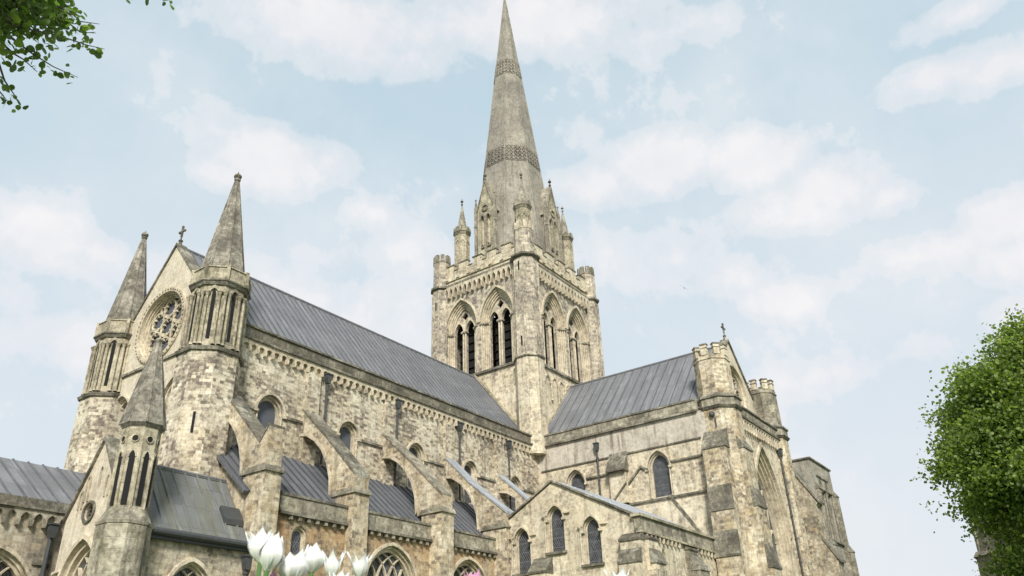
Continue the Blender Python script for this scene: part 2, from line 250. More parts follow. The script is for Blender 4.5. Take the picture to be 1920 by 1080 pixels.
# ------------------------------------------------------------------ mesh helpers
class FR:  # wall frame: u along the wall, v up, w outwards
    def __init__(s,ox,oy,tx,ty,nx,ny): s.o=(ox,oy); s.t=(tx,ty); s.n=(nx,ny)
    def p(s,u,v,w=0): return (s.o[0]+u*s.t[0]+w*s.n[0], s.o[1]+u*s.t[1]+w*s.n[1], v)
def FE(x): return FR(x,0,0,1,1,0)
def FN(y): return FR(0,y,1,0,0,1)
def facet(cx,cy,ap,deg):
    a=R(deg); return FR(cx+ap*math.cos(a),cy+ap*math.sin(a),-math.sin(a),math.cos(a),math.cos(a),math.sin(a))
SPLIT={'ornament','shaft','weathering','slit','shutter','flanking_pinnacle','coping','aisle_parapet','roundel_tracery','string_course','cornice','corbel','downpipe','niche','stepped_flashing','tower_back_wall','lady_chapel_back_wall','hood_mould','louvre'}
class MB:
    def __init__(s): s.v=[]; s.f=[]
    def add(s,vs,fs):
        k=len(s.v); s.v+=[tuple(x) for x in vs]; s.f+=[tuple(i+k for i in f) for f in fs]; return s
    def box(s,a,b):
        x0,y0,z0=a; x1,y1,z1=b
        return s.add([(x0,y0,z0),(x1,y0,z0),(x1,y1,z0),(x0,y1,z0),(x0,y0,z1),(x1,y0,z1),(x1,y1,z1),(x0,y1,z1)],
          [(0,3,2,1),(4,5,6,7),(0,1,5,4),(1,2,6,5),(2,3,7,6),(3,0,4,7)])
    def fbox(s,fr,u0,u1,v0,v1,w0,w1):
        return s.fprism(fr,[(u0,v0),(u1,v0),(u1,v1),(u0,v1)],w0,w1)
    def fprism(s,fr,poly,w0,w1):
        n=len(poly); vs=[fr.p(u,v,w0) for u,v in poly]+[fr.p(u,v,w1) for u,v in poly]
        return s.add(vs,[tuple(range(n)),tuple(range(n,2*n))]+[(i,(i+1)%n,n+(i+1)%n,n+i) for i in range(n)])
    def wall(s,fr,outer,holes,w0,w1):  # plate with holes, front w1, back w0
        polys=[outer]+holes
        tri=geometry.tessellate_polygon([[Vector((u,v,0)) for u,v in p] for p in polys])
        flat=[q for p in polys for q in p]; n=len(flat)
        vs=[fr.p(u,v,w1) for u,v in flat]+[fr.p(u,v,w0) for u,v in flat]
        fs=[tuple(t) for t in tri]+[tuple(i+n for i in t) for t in tri]
        k=0
        for p in polys:
            m=len(p)
            for i in range(m): a=k+i; b=k+(i+1)%m; fs.append((a,b,b+n,a+n))
            k+=m
        return s.add(vs,fs)
    def band(s,fr,inn,out,w0,w1,closed=False):
        n=len(inn); vs=[fr.p(u,v,w1) for u,v in inn]+[fr.p(u,v,w1) for u,v in out]+[fr.p(u,v,w0) for u,v in inn]+[fr.p(u,v,w0) for u,v in out]
        fs=[]
        for i in range(n if closed else n-1):
            j=(i+1)%n
            fs+=[(i,j,n+j,n+i),(2*n+i,2*n+j,3*n+j,3*n+i),(i,j,2*n+j,2*n+i),(n+i,n+j,3*n+j,3*n+i)]
        if not closed: fs+=[(0,n,3*n,2*n),(n-1,2*n-1,4*n-1,3*n-1)]
        return s.add(vs,fs)
    def ngon(s,cx,cy,z0,z1,r0,r1,n=8,rot=22.5,cap=True):
        a=[R(rot+360/n*i) for i in range(n)]
        vs=[(cx+r0*math.cos(t),cy+r0*math.sin(t),z0) for t in a]
        if r1<=1e-4:
            vs.append((cx,cy,z1)); fs=[(i,(i+1)%n,n) for i in range(n)]+[tuple(range(n))]
        else:
            vs+=[(cx+r1*math.cos(t),cy+r1*math.sin(t),z1) for t in a]
            fs=[(i,(i+1)%n,n+(i+1)%n,n+i) for i in range(n)]
            if cap: fs+=[tuple(range(n)),tuple(range(n,2*n))]
        return s.add(vs,fs)
    def tube(s,p0,p1,r0,r1=None,n=8):
        p0=Vector(p0);p1=Vector(p1); r1=r0 if r1 is None else r1
        d=(p1-p0).normalized(); a=d.orthogonal().normalized(); b=d.cross(a)
        vs=[]
        for p,r in ((p0,r0),(p1,r1)):
            for i in range(n):
                t=2*math.pi*i/n; vs.append(p+a*(r*math.cos(t))+b*(r*math.sin(t)))
        return s.add(vs,[(i,(i+1)%n,n+(i+1)%n,n+i) for i in range(n)]+[tuple(range(n)),tuple(range(n,2*n))])
    def path(s,pts,rs,n=6):
        for i in range(len(pts)-1): s.tube(pts[i],pts[i+1],rs[i],rs[i+1],n)
        return s
    def ball(s,c,r,n=8,m=5,sz=1):
        vs=[];fs=[]
        for j in range(1,m):
            ph=math.pi*j/m
            for i in range(n): vs.append((c[0]+r*math.sin(ph)*math.cos(2*math.pi*i/n),c[1]+r*math.sin(ph)*math.sin(2*math.pi*i/n),c[2]+r*sz*math.cos(ph)))
        for j in range(m-2):
            for i in range(n): fs.append((j*n+i,j*n+(i+1)%n,(j+1)*n+(i+1)%n,(j+1)*n+i))
        vs+=[(c[0],c[1],c[2]+r*sz),(c[0],c[1],c[2]-r*sz)]; k=len(vs)
        for i in range(n): fs+=[(i,(i+1)%n,k-2),((m-2)*n+i,(m-2)*n+(i+1)%n,k-1)]
        return s.add(vs,fs)
    def pieces(s):
        par=list(range(len(s.v)))
        def find(a):
            while par[a]!=a: par[a]=par[par[a]]; a=par[a]
            return a
        for f in s.f:
            r=find(f[0])
            for i in f[1:]: par[find(i)]=r
        isl={}
        for fi,f in enumerate(s.f): isl.setdefault(find(f[0]),[]).append(fi)
        L_=[]
        for fs in isl.values():
            vs=[s.v[i] for fi in fs for i in s.f[fi]]
            L_.append([fs,[min(v[k] for v in vs)-.02 for k in range(3)],[max(v[k] for v in vs)+.02 for k in range(3)]])
        ch=True
        while ch:
            ch=False; out=[]
            for g in L_:
                for h in out:
                    if all(g[1][k]<=h[2][k] and h[1][k]<=g[2][k] for k in range(3)):
                        h[0]+=g[0]; h[1]=[min(a,b) for a,b in zip(g[1],h[1])]; h[2]=[max(a,b) for a,b in zip(g[2],h[2])]; ch=True; break
                else: out.append(g)
            L_=out
        res=[]
        for g in L_:
            m=MB(); mp={}
            for fi in sorted(g[0]):
                f=[]
                for i in s.f[fi]:
                    if i not in mp: mp[i]=len(m.v); m.v.append(s.v[i])
                    f.append(mp[i])
                m.f.append(tuple(f))
            res.append(m)
        return res
    def build(s,name,mat,parent=None,smooth=False,uv=True,label=None):
        if name in SPLIT:
            ps=s.pieces()
            if 1<len(ps)<=40:
                return [q.build1(name,mat,parent,smooth,uv,label) for q in ps][0]
        return s.build1(name,mat,parent,smooth,uv,label)
    def build1(s,name,mat,parent=None,smooth=False,uv=True,label=None):
        me=bpy.data.meshes.new(name); me.from_pydata(s.v,[],s.f); me.update()
        if uv:
            l=me.uv_layers.new(name='UVMap'); data=[0.]*(2*len(me.loops)); vv=me.vertices
            for p in me.polygons:
                n=p.normal
                if abs(n.z)>.985: t=Vector((1,0,0)); b=Vector((0,1,0))
                else:
                    t=Vector((-n.y,n.x,0)).normalized(); b=n.cross(t)
                    if b.z<0: b=-b
                for li in p.loop_indices:
                    c=vv[me.loops[li].vertex_index].co; data[2*li]=c.dot(t); data[2*li+1]=c.dot(b)
            l.data.foreach_set('uv',data)
        if smooth: me.polygons.foreach_set('use_smooth',[True]*len(me.polygons))
        me.materials.append(M[mat] if isinstance(mat,str) else mat)
        o=bpy.data.objects.new(name,me); COL.objects.link(o)
        if parent is not None:
            o.parent=parent; q=Vector((0,0,0)); pp=parent
            while pp: q+=pp.location; pp=pp.parent
            o.location=-q if parent.get('_root') else (0,0,0)
        if label: o['label']=label
        return o
def root(name,loc,label,cat,group=None):
    o=bpy.data.objects.new(name,None); COL.objects.link(o); o.location=loc; o.empty_display_size=.5
    o['label']=label; o['category']=cat; o['_root']=1
    if group: o['group']=group
    return o
def struct(name,mb,mat,kind='structure'):
    o=mb.build(name,mat); o['kind']=kind; return o
def arch(uc,h,zs,rise,n=8):
    Rr_=(rise*rise+h*h)/(2*h); c=Rr_-h   # left arc centre at uc+c
    a1=math.atan2(rise,c) if c>1e-6 else math.pi/2
    a1=math.asin(min(1,rise/Rr_))
    left=[(uc+c-Rr_*math.cos(a1*i/n),zs+Rr_*math.sin(a1*i/n)) for i in range(n+1)]
    return left+[(2*uc-u,v) for u,v in left[-2::-1]]
def opening(uc,h,zb,zs,rise,n=8): return [(uc-h,zb)]+arch(uc,h,zs,rise,n)+[(uc+h,zb)]
def circle(uc,vc,r,n=24): return [(uc+r*math.cos(2*math.pi*i/n),vc+r*math.sin(2*math.pi*i/n)) for i in range(n)]
def archband(mb,fr,uc,h0,h1,zs,r0,r1,zb,w0,w1,n=8):
    mb.band(fr,opening(uc,h0,zb,zs,r0,n),opening(uc,h1,zb,zs,r1,n),w0,w1)
def shaft(mb,fr,u,w,z0,z1,r=.09):
    p=fr.p(u,z0,w); q=fr.p(u,z1,w); mb.tube(p,q,r,r,8)
    mb.tube(fr.p(u,z1,w),fr.p(u,z1+2.2*r,w),r*1.1,r*1.9,8); mb.tube(fr.p(u,z1+2.2*r,w),fr.p(u,z1+3.2*r,w),r*2.1,r*2.1,8)
    mb.tube(fr.p(u,z0,w),fr.p(u,z0+1.5*r,w),r*1.7,r*1.3,8)
ZG=1.0
CA=root('cathedral',(0,0,ZG),'large medieval stone cathedral with tall central spire, flying buttresses and grey lead roofs','cathedral')
def part(name,mb,mat,label=None,parent=None,smooth=False): return mb.build(name,mat,parent or CA,smooth,label=label)
def sub(name,mb,mat,p,smooth=False): return mb.build(name,mat,p,smooth)
def coping(mb,fr,u0,u1,z,h=.16,w0=-.5,w1=.3): mb.fprism(fr,[(u0,z),(u1,z),(u1,z+h),(u0,z+h)],w0,w1)
def corbels(mb,fr,u0,u1,z0,z1,step,w,round_=False):
    n=max(1,int(round((u1-u0)/step))); st=(u1-u0)/n; H=z1-z0
    poly=[(u0,z1)]
    for i in range(n):
        a=u0+i*st; poly+=[(a,z0+H*.35)]
        hh=st*.36; cc=a+st/2
        poly+=[(a+st*.14,z0+H*.35)]
        for q in arch(cc,hh,z0+H*.38,H*.42 if not round_ else hh,4)[1:-1]: poly.append(q)
        poly+=[(a+st*.86,z0+H*.35)]
    poly+=[(u1,z0+H*.35),(u1,z1)]
    mb.fprism(fr,poly,0.003,w)
    for i in range(n+1):
        a=u0+i*st; mb.fprism(fr,[(a-st*.15,z0+H*.36),(a+st*.15,z0+H*.36),(a+st*.08,z0),(a-st*.08,z0)],.003,w+.06)
def window(fr,uc,h,zb,zs,rise,pane='glass',fm='trim',depth=.42,order=.3,hood=.14,shafts=True,sill=True,name='window',hoodmat=None,capz=None,label=None):
    """moulded surround + pane set back in the wall; the wall is cut at half-width h+order"""
    mb=MB(); k=(rise+order*1.1)/ (h+order)
    if order>.01:
        m2=order/2
        archband(mb,fr,uc,h,h+m2,zs,rise,rise+m2*1.1,zb,-depth-.05,-.26)
        archband(mb,fr,uc,h+m2,h+order-.002,zs,rise+m2*1.1,rise+order*1.1-.002,zb,-depth,-.10)
    o=part(name,mb,fm,label)
    if shafts:
        s=MB()
        for sg in (-1,1): shaft(s,fr,uc+sg*(h+order*.62),-.02,zb,(capz or zs)-.2,.065)
        sub('shaft',s,fm,o)
    if hood>0:
        hm=MB(); hm.band(fr,arch(uc,h+order-.01,zs,rise+order*1.1-.01),arch(uc,h+order+hood,zs,rise+order*1.1+hood*1.1),-.05,.12)
        for sg in (-1,1): hm.fbox(fr,uc+sg*(h+order+hood/2)-.14,uc+sg*(h+order+hood/2)+.14,zs-.16,zs,-.05,.16)
        sub('hood_mould',hm,hoodmat or 'trim',o)
    if sill:
        sm=MB(); sm.fprism(fr,[(uc-h-order-.15,zb-.16),(uc+h+order+.15,zb-.16),(uc+h+order+.15,zb),(uc-h-order-.15,zb)],-.4,.16); sub('sill',sm,'dark',o)
    pm=MB(); pts=opening(uc,h+.05,zb-.03,zs,rise+.05); pm.add([fr.p(u,v,-depth) for u,v in pts],[tuple(range(len(pts)))]); sub('pane',pm,pane,o)
    return o
def whole(uc,h,zb,zs,rise,order=.3): return opening(uc,h+order,zb,zs,rise+order*1.1)
def tracery(fr,uc,h,zb,zs,rise,nl,w0,w1,mat,o,t=.11):
    """nl lights with cusped heads and interlaced bars above"""
    mb=MB(); lw=2*h/nl
    for i in range(1,nl):
        u=uc-h+i*lw; mb.fbox(fr,u-t/2,u+t/2,zb,zs-.003,w0,w1)
    for i in range(nl):
        c=uc-h+(i+.5)*lw
        mb.band(fr,arch(c,lw/2-t*.5,zs-lw*.35,lw*.75,5),arch(c,lw/2+.01,zs-lw*.35,lw*.95,5),w0+.01,w1-.01)
    # intersecting arcs from each mullion
    Rr_=(rise*rise+h*h)/(2*h)
    for i in range(1,nl):
        for sg in (-1,1):
            u0=uc-h+i*lw; cx=u0+sg*Rr_; pts=[]
            for k in range(13):
                a=k/12*math.asin(min(1,rise/Rr_)); u=cx-sg*Rr_*math.cos(a); v=zs+Rr_*math.sin(a)
                # keep inside window arch
                cl=uc-h+Rr_; cr=uc+h-Rr_
                if math.hypot(u-cl,v-zs)>Rr_ or math.hypot(u-cr,v-zs)>Rr_: break
                pts.append((u,v))
            if len(pts)>1:
                inn=[(a-t*.4,b) for a,b in pts]; out=[(a+t*.4,b) for a,b in pts]; mb.band(fr,inn,out,w0+.004*i,w1-.004*i-.002*(sg+1))
    return sub('tracery',mb,mat,o)
def foil(mb,fr,uc,vc,r,t,k,w0,w1,cus=.28):
    """ring with k cusps pointing inwards"""
    mb.band(fr,circle(uc,vc,r-t,28),circle(uc,vc,r,28),w0,w1,True)
    for i in range(k):
        a=2*math.pi*i/k+.2; da=.17
        pts=[(uc+(r-t*.6)*math.cos(a-da),vc+(r-t*.6)*math.sin(a-da)),(uc+(r-t*.6)*math.cos(a+da),vc+(r-t*.6)*math.sin(a+da)),(uc+r*(1-cus-.12)*math.cos(a),vc+r*(1-cus-.12)*math.sin(a))]
        mb.fprism(fr,pts,w0+.02,w1-.03)
def pipe(fr,u,z0,z1,w=.14,r=.075,hop=True,mat='iron'):
    mb=MB(); mb.tube(fr.p(u,z0,w),fr.p(u,z1,w),r,r,8)
    z=z0+1.2
    while z<z1-.3: mb.tube(fr.p(u,z,w),fr.p(u,z+.12,w),r*1.45,r*1.45,8); z+=1.9
    o=part('downpipe',mb,mat)
    if hop:
        h=MB(); h.fprism(fr,[(u-.1,z1-.2),(u+.1,z1-.2),(u+.2,z1+.15),(u+.2,z1+.42),(u-.2,z1+.42),(u-.2,z1+.15)],w-.12,w+.2); h.fbox(fr,u-.25,u+.25,z1+.42,z1+.5,w-.12,w+.25); sub('hopper_head',h,mat,o)
    return o
def leadroof(name,a,b,c,d,mat='lead',step=.62,roll=.045,label=None,u0=0,ridge=True,th=.15):
    """quad roof a(eave start) b(eave end) c(ridge end) d(ridge start) with standing rolls"""
    A,B,C_,D=[Vector(x) for x in (a,b,c,d)]
    n=(B-A).cross(D-A).normalized()
    if n.z<0: n=-n
    mb=MB(); dn=n*th; mb.add([A,B,C_,D,A-dn,B-dn,C_-dn,D-dn],[(0,1,2,3),(7,6,5,4),(0,4,5,1),(1,5,6,2),(2,6,7,3),(3,7,4,0)])
    o=part(name,mb,mat,label)
    s=MB(); ln=(B-A).length; k=int(ln/step); e=(B-A).normalized()
    for i in range(1,k+1):
        t0=i*step/ln
        if t0>=1: break
        p=A.lerp(B,t0); q=D.lerp(C_,t0) if (D-C_).length>.3 else C_
        s.add([p-e*roll,p+e*roll,q+e*roll,q-e*roll,p-e*roll*.6+n*roll*1.6,p+e*roll*.6+n*roll*1.6,q+e*roll*.6+n*roll*1.6,q-e*roll*.6+n*roll*1.6],[(4,5,6,7),(0,4,7,3),(1,2,6,5),(0,1,5,4),(3,7,6,2)])
    if k: sub('standing_rolls',s,{'lead':'leaddark','leaddark':'leadroll'}.get(mat,mat),o)  # rolls in darker lead than the sheets: roll shading put into the colour
    return o

# ================================================================== CENTRAL TOWER
TX0,TX1,TY0,TY1=-6.75,6.1,-5.9,5.5
def belfry_bay(fr,uc):
    zf,zs=31.95,37.5; H=2.28
    mb=MB()
    archband(mb,fr,uc,1.98,2.13,zs,3.25,3.45,zf,-.6,-.10); archband(mb,fr,uc,1.80,1.98,zs,3.02,3.25,zf,-.62,-.24)
    archband(mb,fr,uc,1.62,1.80,zs,2.78,3.02,zf,-.64,-.38); archband(mb,fr,uc,1.46,1.62,zs,2.55,2.78,zf,-.9,-.5)
    o=part('belfry_window',mb,'trim')
    # tympanum plate with two lancets and a quatrefoil
    lan=[opening(uc+s*.76,.585,zf,zs-.05,1.05,6) for s in (-1,1)]
    quat=[(uc+.42*math.copysign(abs(math.cos(a))**2,math.cos(a)),zs+1.72+.5*math.copysign(abs(math.sin(a))**2,math.sin(a))) for a in [2*math.pi*i/24 for i in range(24)]]
    out=opening(uc,1.47,zf-.01,zs,2.56)
    t=MB(); t.wall(fr,out,[[(u,max(v,zf+.02)) for u,v in l] for l in lan]+[quat],-.95,-.68)
    sub('tympanum',t,'tower',o)
    m=MB()
    for s in (-1,1):
        c=uc+s*.76
        m.band(fr,arch(c,.585,zs-.05,1.06,6),arch(c,.72,zs-.05,1.28,6),-.7,-.52)
    sub('tracery',m,'trim',o)
    sh=MB()
    for s in (-1,1):
        for h,w in ((2.05,-.04),(1.9,-.17),(1.72,-.32),(1.54,-.44),(1.42,-.58)): shaft(sh,fr,uc+s*h,w,zf,zs-.42,.085)
        shaft(sh,fr,uc+s*.15,-.56,zf,zs-.42,.10)
    sub('shaft',sh,'trim',o)
    hd=MB(); hd.band(fr,arch(uc,2.12,zs,3.44),arch(uc,2.34,zs,3.70),-.05,.14); sub('hood_mould',hd,'trim',o)
    lv=MB()
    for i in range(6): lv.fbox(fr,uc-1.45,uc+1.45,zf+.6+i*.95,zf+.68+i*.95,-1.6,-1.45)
    lv.fbox(fr,uc-1.45,uc+1.45,zf,zs+2,-1.72,-1.62)  # near-black slats and sheet: darkness of the belfry interior put into the colour
    sub('dark_interior_louvre',lv,'slit',o)
    im=MB()
    for s in (-1,1):
        for h,w in ((2.08,-.02),(1.9,-.14),(1.73,-.29),(1.55,-.41)): im.fbox(fr,uc+s*h-.16,uc+s*h+.16,37.16,37.34,w-.3,w+.17)
        im.fbox(fr,uc+s*.17-.2,uc+s*.17+.2,37.16,37.34,-.8,-.38)
    sub('impost_band',im,'rib',o)
for fr,cs,lo,hi in ((FE(6.2),(-2.98,1.78),TY0,TY1),(FN(5.6),(-3.45,1.33),TX0,TX1)):
    mb=MB()
    holes=[opening(c,2.13,31.95,37.5,3.45) for c in cs]
    mb.wall(fr,[(lo,31.9),(hi,31.9),(hi,43.0),(lo,43.0)],holes,-.6,0)
    part('tower_wall',mb,'tower')
    b=MB(); b.fbox(fr,lo,hi,22,31.7,-.6,-.05); part('tower_base_wall',b,'ashlar')
    st=MB(); st.fprism(fr,[(lo,31.7),(hi,31.7),(hi,31.95),(lo,31.95)],-.8,.16); part('string_course',st,'dark')
    cb=MB(); corbels(cb,fr,lo+.8,hi-.8,41.5,42.85,.66,.4); part('corbel_table',cb,'trim')
    cn=MB(); cn.fprism(fr,[(lo,42.85),(hi,42.85),(hi,43.08),(lo,43.08)],-.3,.42); part('cornice',cn,'dark')
    pp=MB(); pp.fbox(fr,lo,hi,43.08,44.75,-.25,.2); pp.fbox(fr,lo+.8,hi-.8,43.55,43.68,.2,.34)
    for i in range(7): u=lo+1.2+i*(hi-lo-2.4)/6; pp.fbox(fr,u-.22,u+.22,43.68,43.86,.2,.44)
    ml=(hi-lo-1.6)/5
    for i in range(5):
        a=lo+.8+i*ml; pp.fbox(fr,a+.0,a+ml*.62,44.75,45.5,-.22,.18)
    part('parapet',pp,'ashlar')
    cp=MB()
    for i in range(5):
        a=lo+.8+i*ml; cp.fbox(fr,a-.06,a+ml*.62+.06,45.5,45.62,-.3,.26); cp.fbox(fr,a+ml*.62+.06,a+ml-.06,44.75,44.84,-.3,.26)
    part('coping',cp,'dark')
    for c in cs: belfry_bay(fr,c)
bm=MB(); bm.box((TX0,TY0,22),(TX0+.5,TY1,43)); bm.box((TX0+.5,TY0,22),(TX1,TY0+.5,43)); bm.box((TX0+.3,TY0+.3,43.3),(TX1-.2,TY1-.2,44.3)); bm.box((TX0+.5,TY0+.5,29.5),(5.3,4.8,31.5)); part('tower_back_wall',bm,'tower')
# small arcade low on the north face
fr=FN(5.55); ar=MB(); sh=MB()
for i in range(5):
    c=3.2-i*1.27
    ar.band(fr,arch(c,.44,30.2,.72,5),arch(c,.56,30.2,.88,5),0,.14); shaft(sh,fr,c+.63,.1,28.4,30.0,.09)
o=part('blind_arcade',ar,'trim'); sub('shaft',sh,'trim',o)
def octfaces(cx,cy,r,degs): return [facet(cx,cy,r*math.cos(R(22.5)),d) for d in degs]
def merl(mb,cx,cy,r,z0,z1,frac=.55,th=.28,degs=range(0,360,45)):
    side=2*r*math.sin(R(22.5))
    for f in octfaces(cx,cy,r,degs): mb.fbox(f,-side*frac/2,side*frac/2,z0,z1,-th,.02)
def tower_turret(cx,cy,r,big=False):
    mb=MB()
    mb.ngon(cx,cy,31.85,42.85,r,r); mb.ngon(cx,cy,43.05,46.3,r*(.84 if big else .98),r*(.8 if big else .94))
    for d in (0,45,90,135,270,315):
        f=facet(cx,cy,r*math.cos(R(22.5)),d); s=r*math.sin(R(22.5))
        mb.tube(f.p(s,31.9,0),f.p(s,42.4,0),.11,.11,6)
    o=part('corner_turret',mb,'tower')
    b=MB(); b.ngon(cx,cy,22,31.6,r*1.12,r*1.12); b.ngon(cx,cy,31.6,31.86,r*1.2,r*1.06); part('turret_base',b,'ashlar')
    c=MB(); c.ngon(cx,cy,42.7,42.85,r*1.05,r*1.22); c.ngon(cx,cy,42.85,43.07,r*1.25,r*1.25); c.ngon(cx,cy,31.55,31.7,r*1.22,r*1.24); sub('cornice',c,'dark',o)
    q_=.84 if big else 1.; m=MB(); m.ngon(cx,cy,46.3,46.45,r*q_,r*q_); merl(m,cx,cy,r*q_,46.45,47.25); sub('battlement',m,'ashlar' if big else 'parapet',o)
    s=MB(); s2=[(0,41.0),(45,35.2)] if big else [(0,40.4)]
    for d,z in [(20,41.2),(20,32.8)] if big else [(0,40.2)]:
        f=facet(cx,cy,r*math.cos(R(22.5)),0 if not big else 0); s.fbox(f,-.09,.09,z-.0,z+1.05,-.1,.012)
    sub('slit',s,'slit',o)
tower_turret(6.15,5.55,1.3,True); tower_turret(6.1,-5.85,1.03); tower_turret(-6.7,5.45,1.03); tower_turret(-6.7,-5.85,1.03)

# ================================================================== SPIRE
SX,SY,SR,SB,ST=-.3,-.2,5.15,44.3,91.0
def srad(z): return SR*(ST-z)/(ST-46)
mb=MB(); mb.ngon(SX,SY,SB,ST-.6,srad(SB),srad(ST-.6)); sp=part('spire',mb,'spire','tall plain octagonal stone spire with two bands of carved lozenges')
rb=MB()
for k in range(8):
    a=R(22.5+45*k); f=lambda z:(SX+srad(z)*math.cos(a),SY+srad(z)*math.sin(a),z)
    rb.tube(f(SB),f(ST-1),.13,.05,6)
sub('corner_roll',rb,'spire',sp)
for zb,zt,rows,cols in ((59.8,62.1,4,5),(75.0,77.5,4,3)):
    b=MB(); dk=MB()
    b.ngon(SX,SY,zb-.12,zb,srad(zb)+.06,srad(zb)+.10)
    for k in range(8):
        a=R(45*k); s=math.tan(R(22.5))
        def P_(u,z,w,a=a):   # u in -1..1 across facet
            ap=srad(z)*math.cos(R(22.5))+w; h=srad(z)*math.sin(R(22.5))*u
            return (SX+ap*math.cos(a)-h*math.sin(a),SY+ap*math.sin(a)+h*math.cos(a),z)
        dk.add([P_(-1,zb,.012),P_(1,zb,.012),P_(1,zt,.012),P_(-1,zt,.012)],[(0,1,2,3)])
        def bar(u0,z0,u1,z1,t=.05):
            hw=srad((z0+z1)/2)*math.sin(R(22.5))
            d=math.hypot((u1-u0)*hw,z1-z0); nu=-(z1-z0)/d*t/hw; nz=(u1-u0)*hw/d*t
            q=[(u0+nu,z0+nz),(u1+nu,z1+nz),(u1-nu,z1-nz),(u0-nu,z0-nz)]
            vs=[P_(u,z,.02) for u,z in q]+[P_(u,z,.11) for u,z in q]
            b.add(vs,[(4,5,6,7),(0,1,5,4),(1,2,6,5),(2,3,7,6),(3,0,4,7)])
        for i in range(cols+1):
            u=-1+2*i/cols; bar(u*.98,zb,u*.98,zt+ (.25 if rows==4 else .35),.04)
        dz=(zt-zb)/rows; du=2/cols
        for i in range(cols):
            for j in range(rows):
                u=-1+i*du; z=zb+j*dz
                bar(u,z,u+du/2,z+dz*.8,.045); bar(u+du/2,z+dz*.8,u+du,z,.045)
                bar(u+du*.2,z+dz*.92,u+du*.8,z+dz*.92,.035)
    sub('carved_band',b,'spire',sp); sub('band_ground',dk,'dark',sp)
def finial(mb,x,y,z,s=1.,cross=False):
    mb.ngon(x,y,z-.15*s,z+.25*s,.10*s,.08*s); mb.ball((x,y,z+.35*s),.17*s,8,5,.7); mb.ngon(x,y,z+.4*s,z+.75*s,.07*s,.06*s); mb.ball((x,y,z+.85*s),.22*s,8,5,.8); mb.ngon(x,y,z+.95*s,z+1.35*s,.09*s,.02*s)
def pinnacle(cx,cy):
    mb=MB(); r=.86; mb.ngon(cx,cy,44,50.5,r,r*.97)
    for d in range(0,360,45):
        f=facet(cx,cy,r*math.cos(R(22.5)),d); s=r*math.sin(R(22.5)); mb.tube(f.p(s,44,0),f.p(s,50.3,0),.07,.07,6)
        mb.band(f,arch(0,s*.45,49.3,.3,4),arch(0,s*.8,49.3,.5,4),0,.06)
    o=part('spire_pinnacle',mb,'turret')
    c=MB(); c.ngon(cx,cy,50.4,50.75,r,r*1.22); c.ngon(cx,cy,50.75,51.0,r*1.26,r*1.26); merl(c,cx,cy,r*1.22,51.0,51.4,.5,.15)
    c.ngon(cx,cy,51.,51.35,r*.95,r*.8); sub('crown',c,'parapet',o)
    s=MB(); s.ngon(cx,cy,51.3,54.7,r*.72,.08)
    for d in range(0,360,45):
        a=R(22.5+d)
        for i in range(5): z=51.9+i*.55; q=r*.72*(54.7-z)/3.4; s.ball((cx+q*math.cos(a),cy+q*math.sin(a),z),.05,5,4)
    sub('spirelet',s,'rib',o)
    f=MB(); finial(f,cx,cy,54.6,.85); sub('finial',f,'dark',o)
for cx,cy in ((4.3,4.3),(4.25,-4.4),(-4.5,4.2),(-4.6,-4.5)): pinnacle(cx,cy)
def dormer(fr,uc,deep):
    mb=MB(); H=1.12; z0,zs=44.6,52.4
    body=[(uc-H,z0),(uc+H,z0),(uc+H,zs),(uc,zs+3.9),(uc-H,zs)]
    holes=[opening(uc+s*.42,.26,47.2,51.2,.5,5) for s in (-1,1)]
    mb.wall(fr,body,holes,-.35,0); o=part('spire_lucarne',mb,'turret')
    bk=MB(); bk.fprism(fr,[(uc-H,z0),(uc+H,z0),(uc+H,zs-.05),(uc,zs+3.8),(uc-H,zs-.05)],-deep,-.36); sub('body',bk,'rib',o)
    rf=MB()
    for s in (-1,1): rf.fprism(fr,[(uc+s*(H+.22),zs-.35),(uc+s*(H+.22),zs-.15),(uc,zs+4.15),(uc,zs+3.85)],-deep,.12)
    sub('roof',rf,'rib',o)
    t=MB(); t.fbox(fr,uc-.14,uc+.14,44.8,51.5,0,.12); foil(t,fr,uc,52.6,.42,.09,4,0,.14)
    for s in (-1,1):
        t.band(fr,arch(uc+s*.42,.27,51.2,.5,5),arch(uc+s*.42,.42,51.2,.75,5),0,.1)
        for z in (47.6,): foil(t,fr,uc+s*.45,z,.22,.06,4,-.1,.1)
        for i in range(4):
            q=uc+s*(H*.9-i*.27); t.ball(fr.p(q,zs+.7+i*.9,.05),.11,5,4)
    sub('ornament',t,'rib',o)
    p=MB()
    for s in (-1,1):
        p.fbox(fr,uc+s*(H+.24)-.15,uc+s*(H+.24)+.15,44.6,53.0,-.2,.18); p.fbox(fr,uc+s*(H+.24)-.2,uc+s*(H+.24)+.2,50.4,50.55,-.22,.22)
        q=fr.p(uc+s*(H+.24),53,0); p.ngon(q[0],q[1],53.,54.1,.2,.05,4,45); p.ball((q[0],q[1],54.2),.13,6,4)
    sub('flanking_pinnacle',p,'rib',o)
    f=MB(); q=fr.p(uc,56.4,-.05); finial(f,q[0],q[1],56.3,1.0); sub('finial',f,'dark',o)
    g=MB()
    for s in (-1,1): g.fbox(fr,uc+s*.42-.26,uc+s*.42+.26,47.2,51.7,-.33,-.3)
    sub('shutter',g,'trim',o)
dormer(FE(4.75),-.55,1.6); dormer(FN(4.75),-1.15,1.6); 

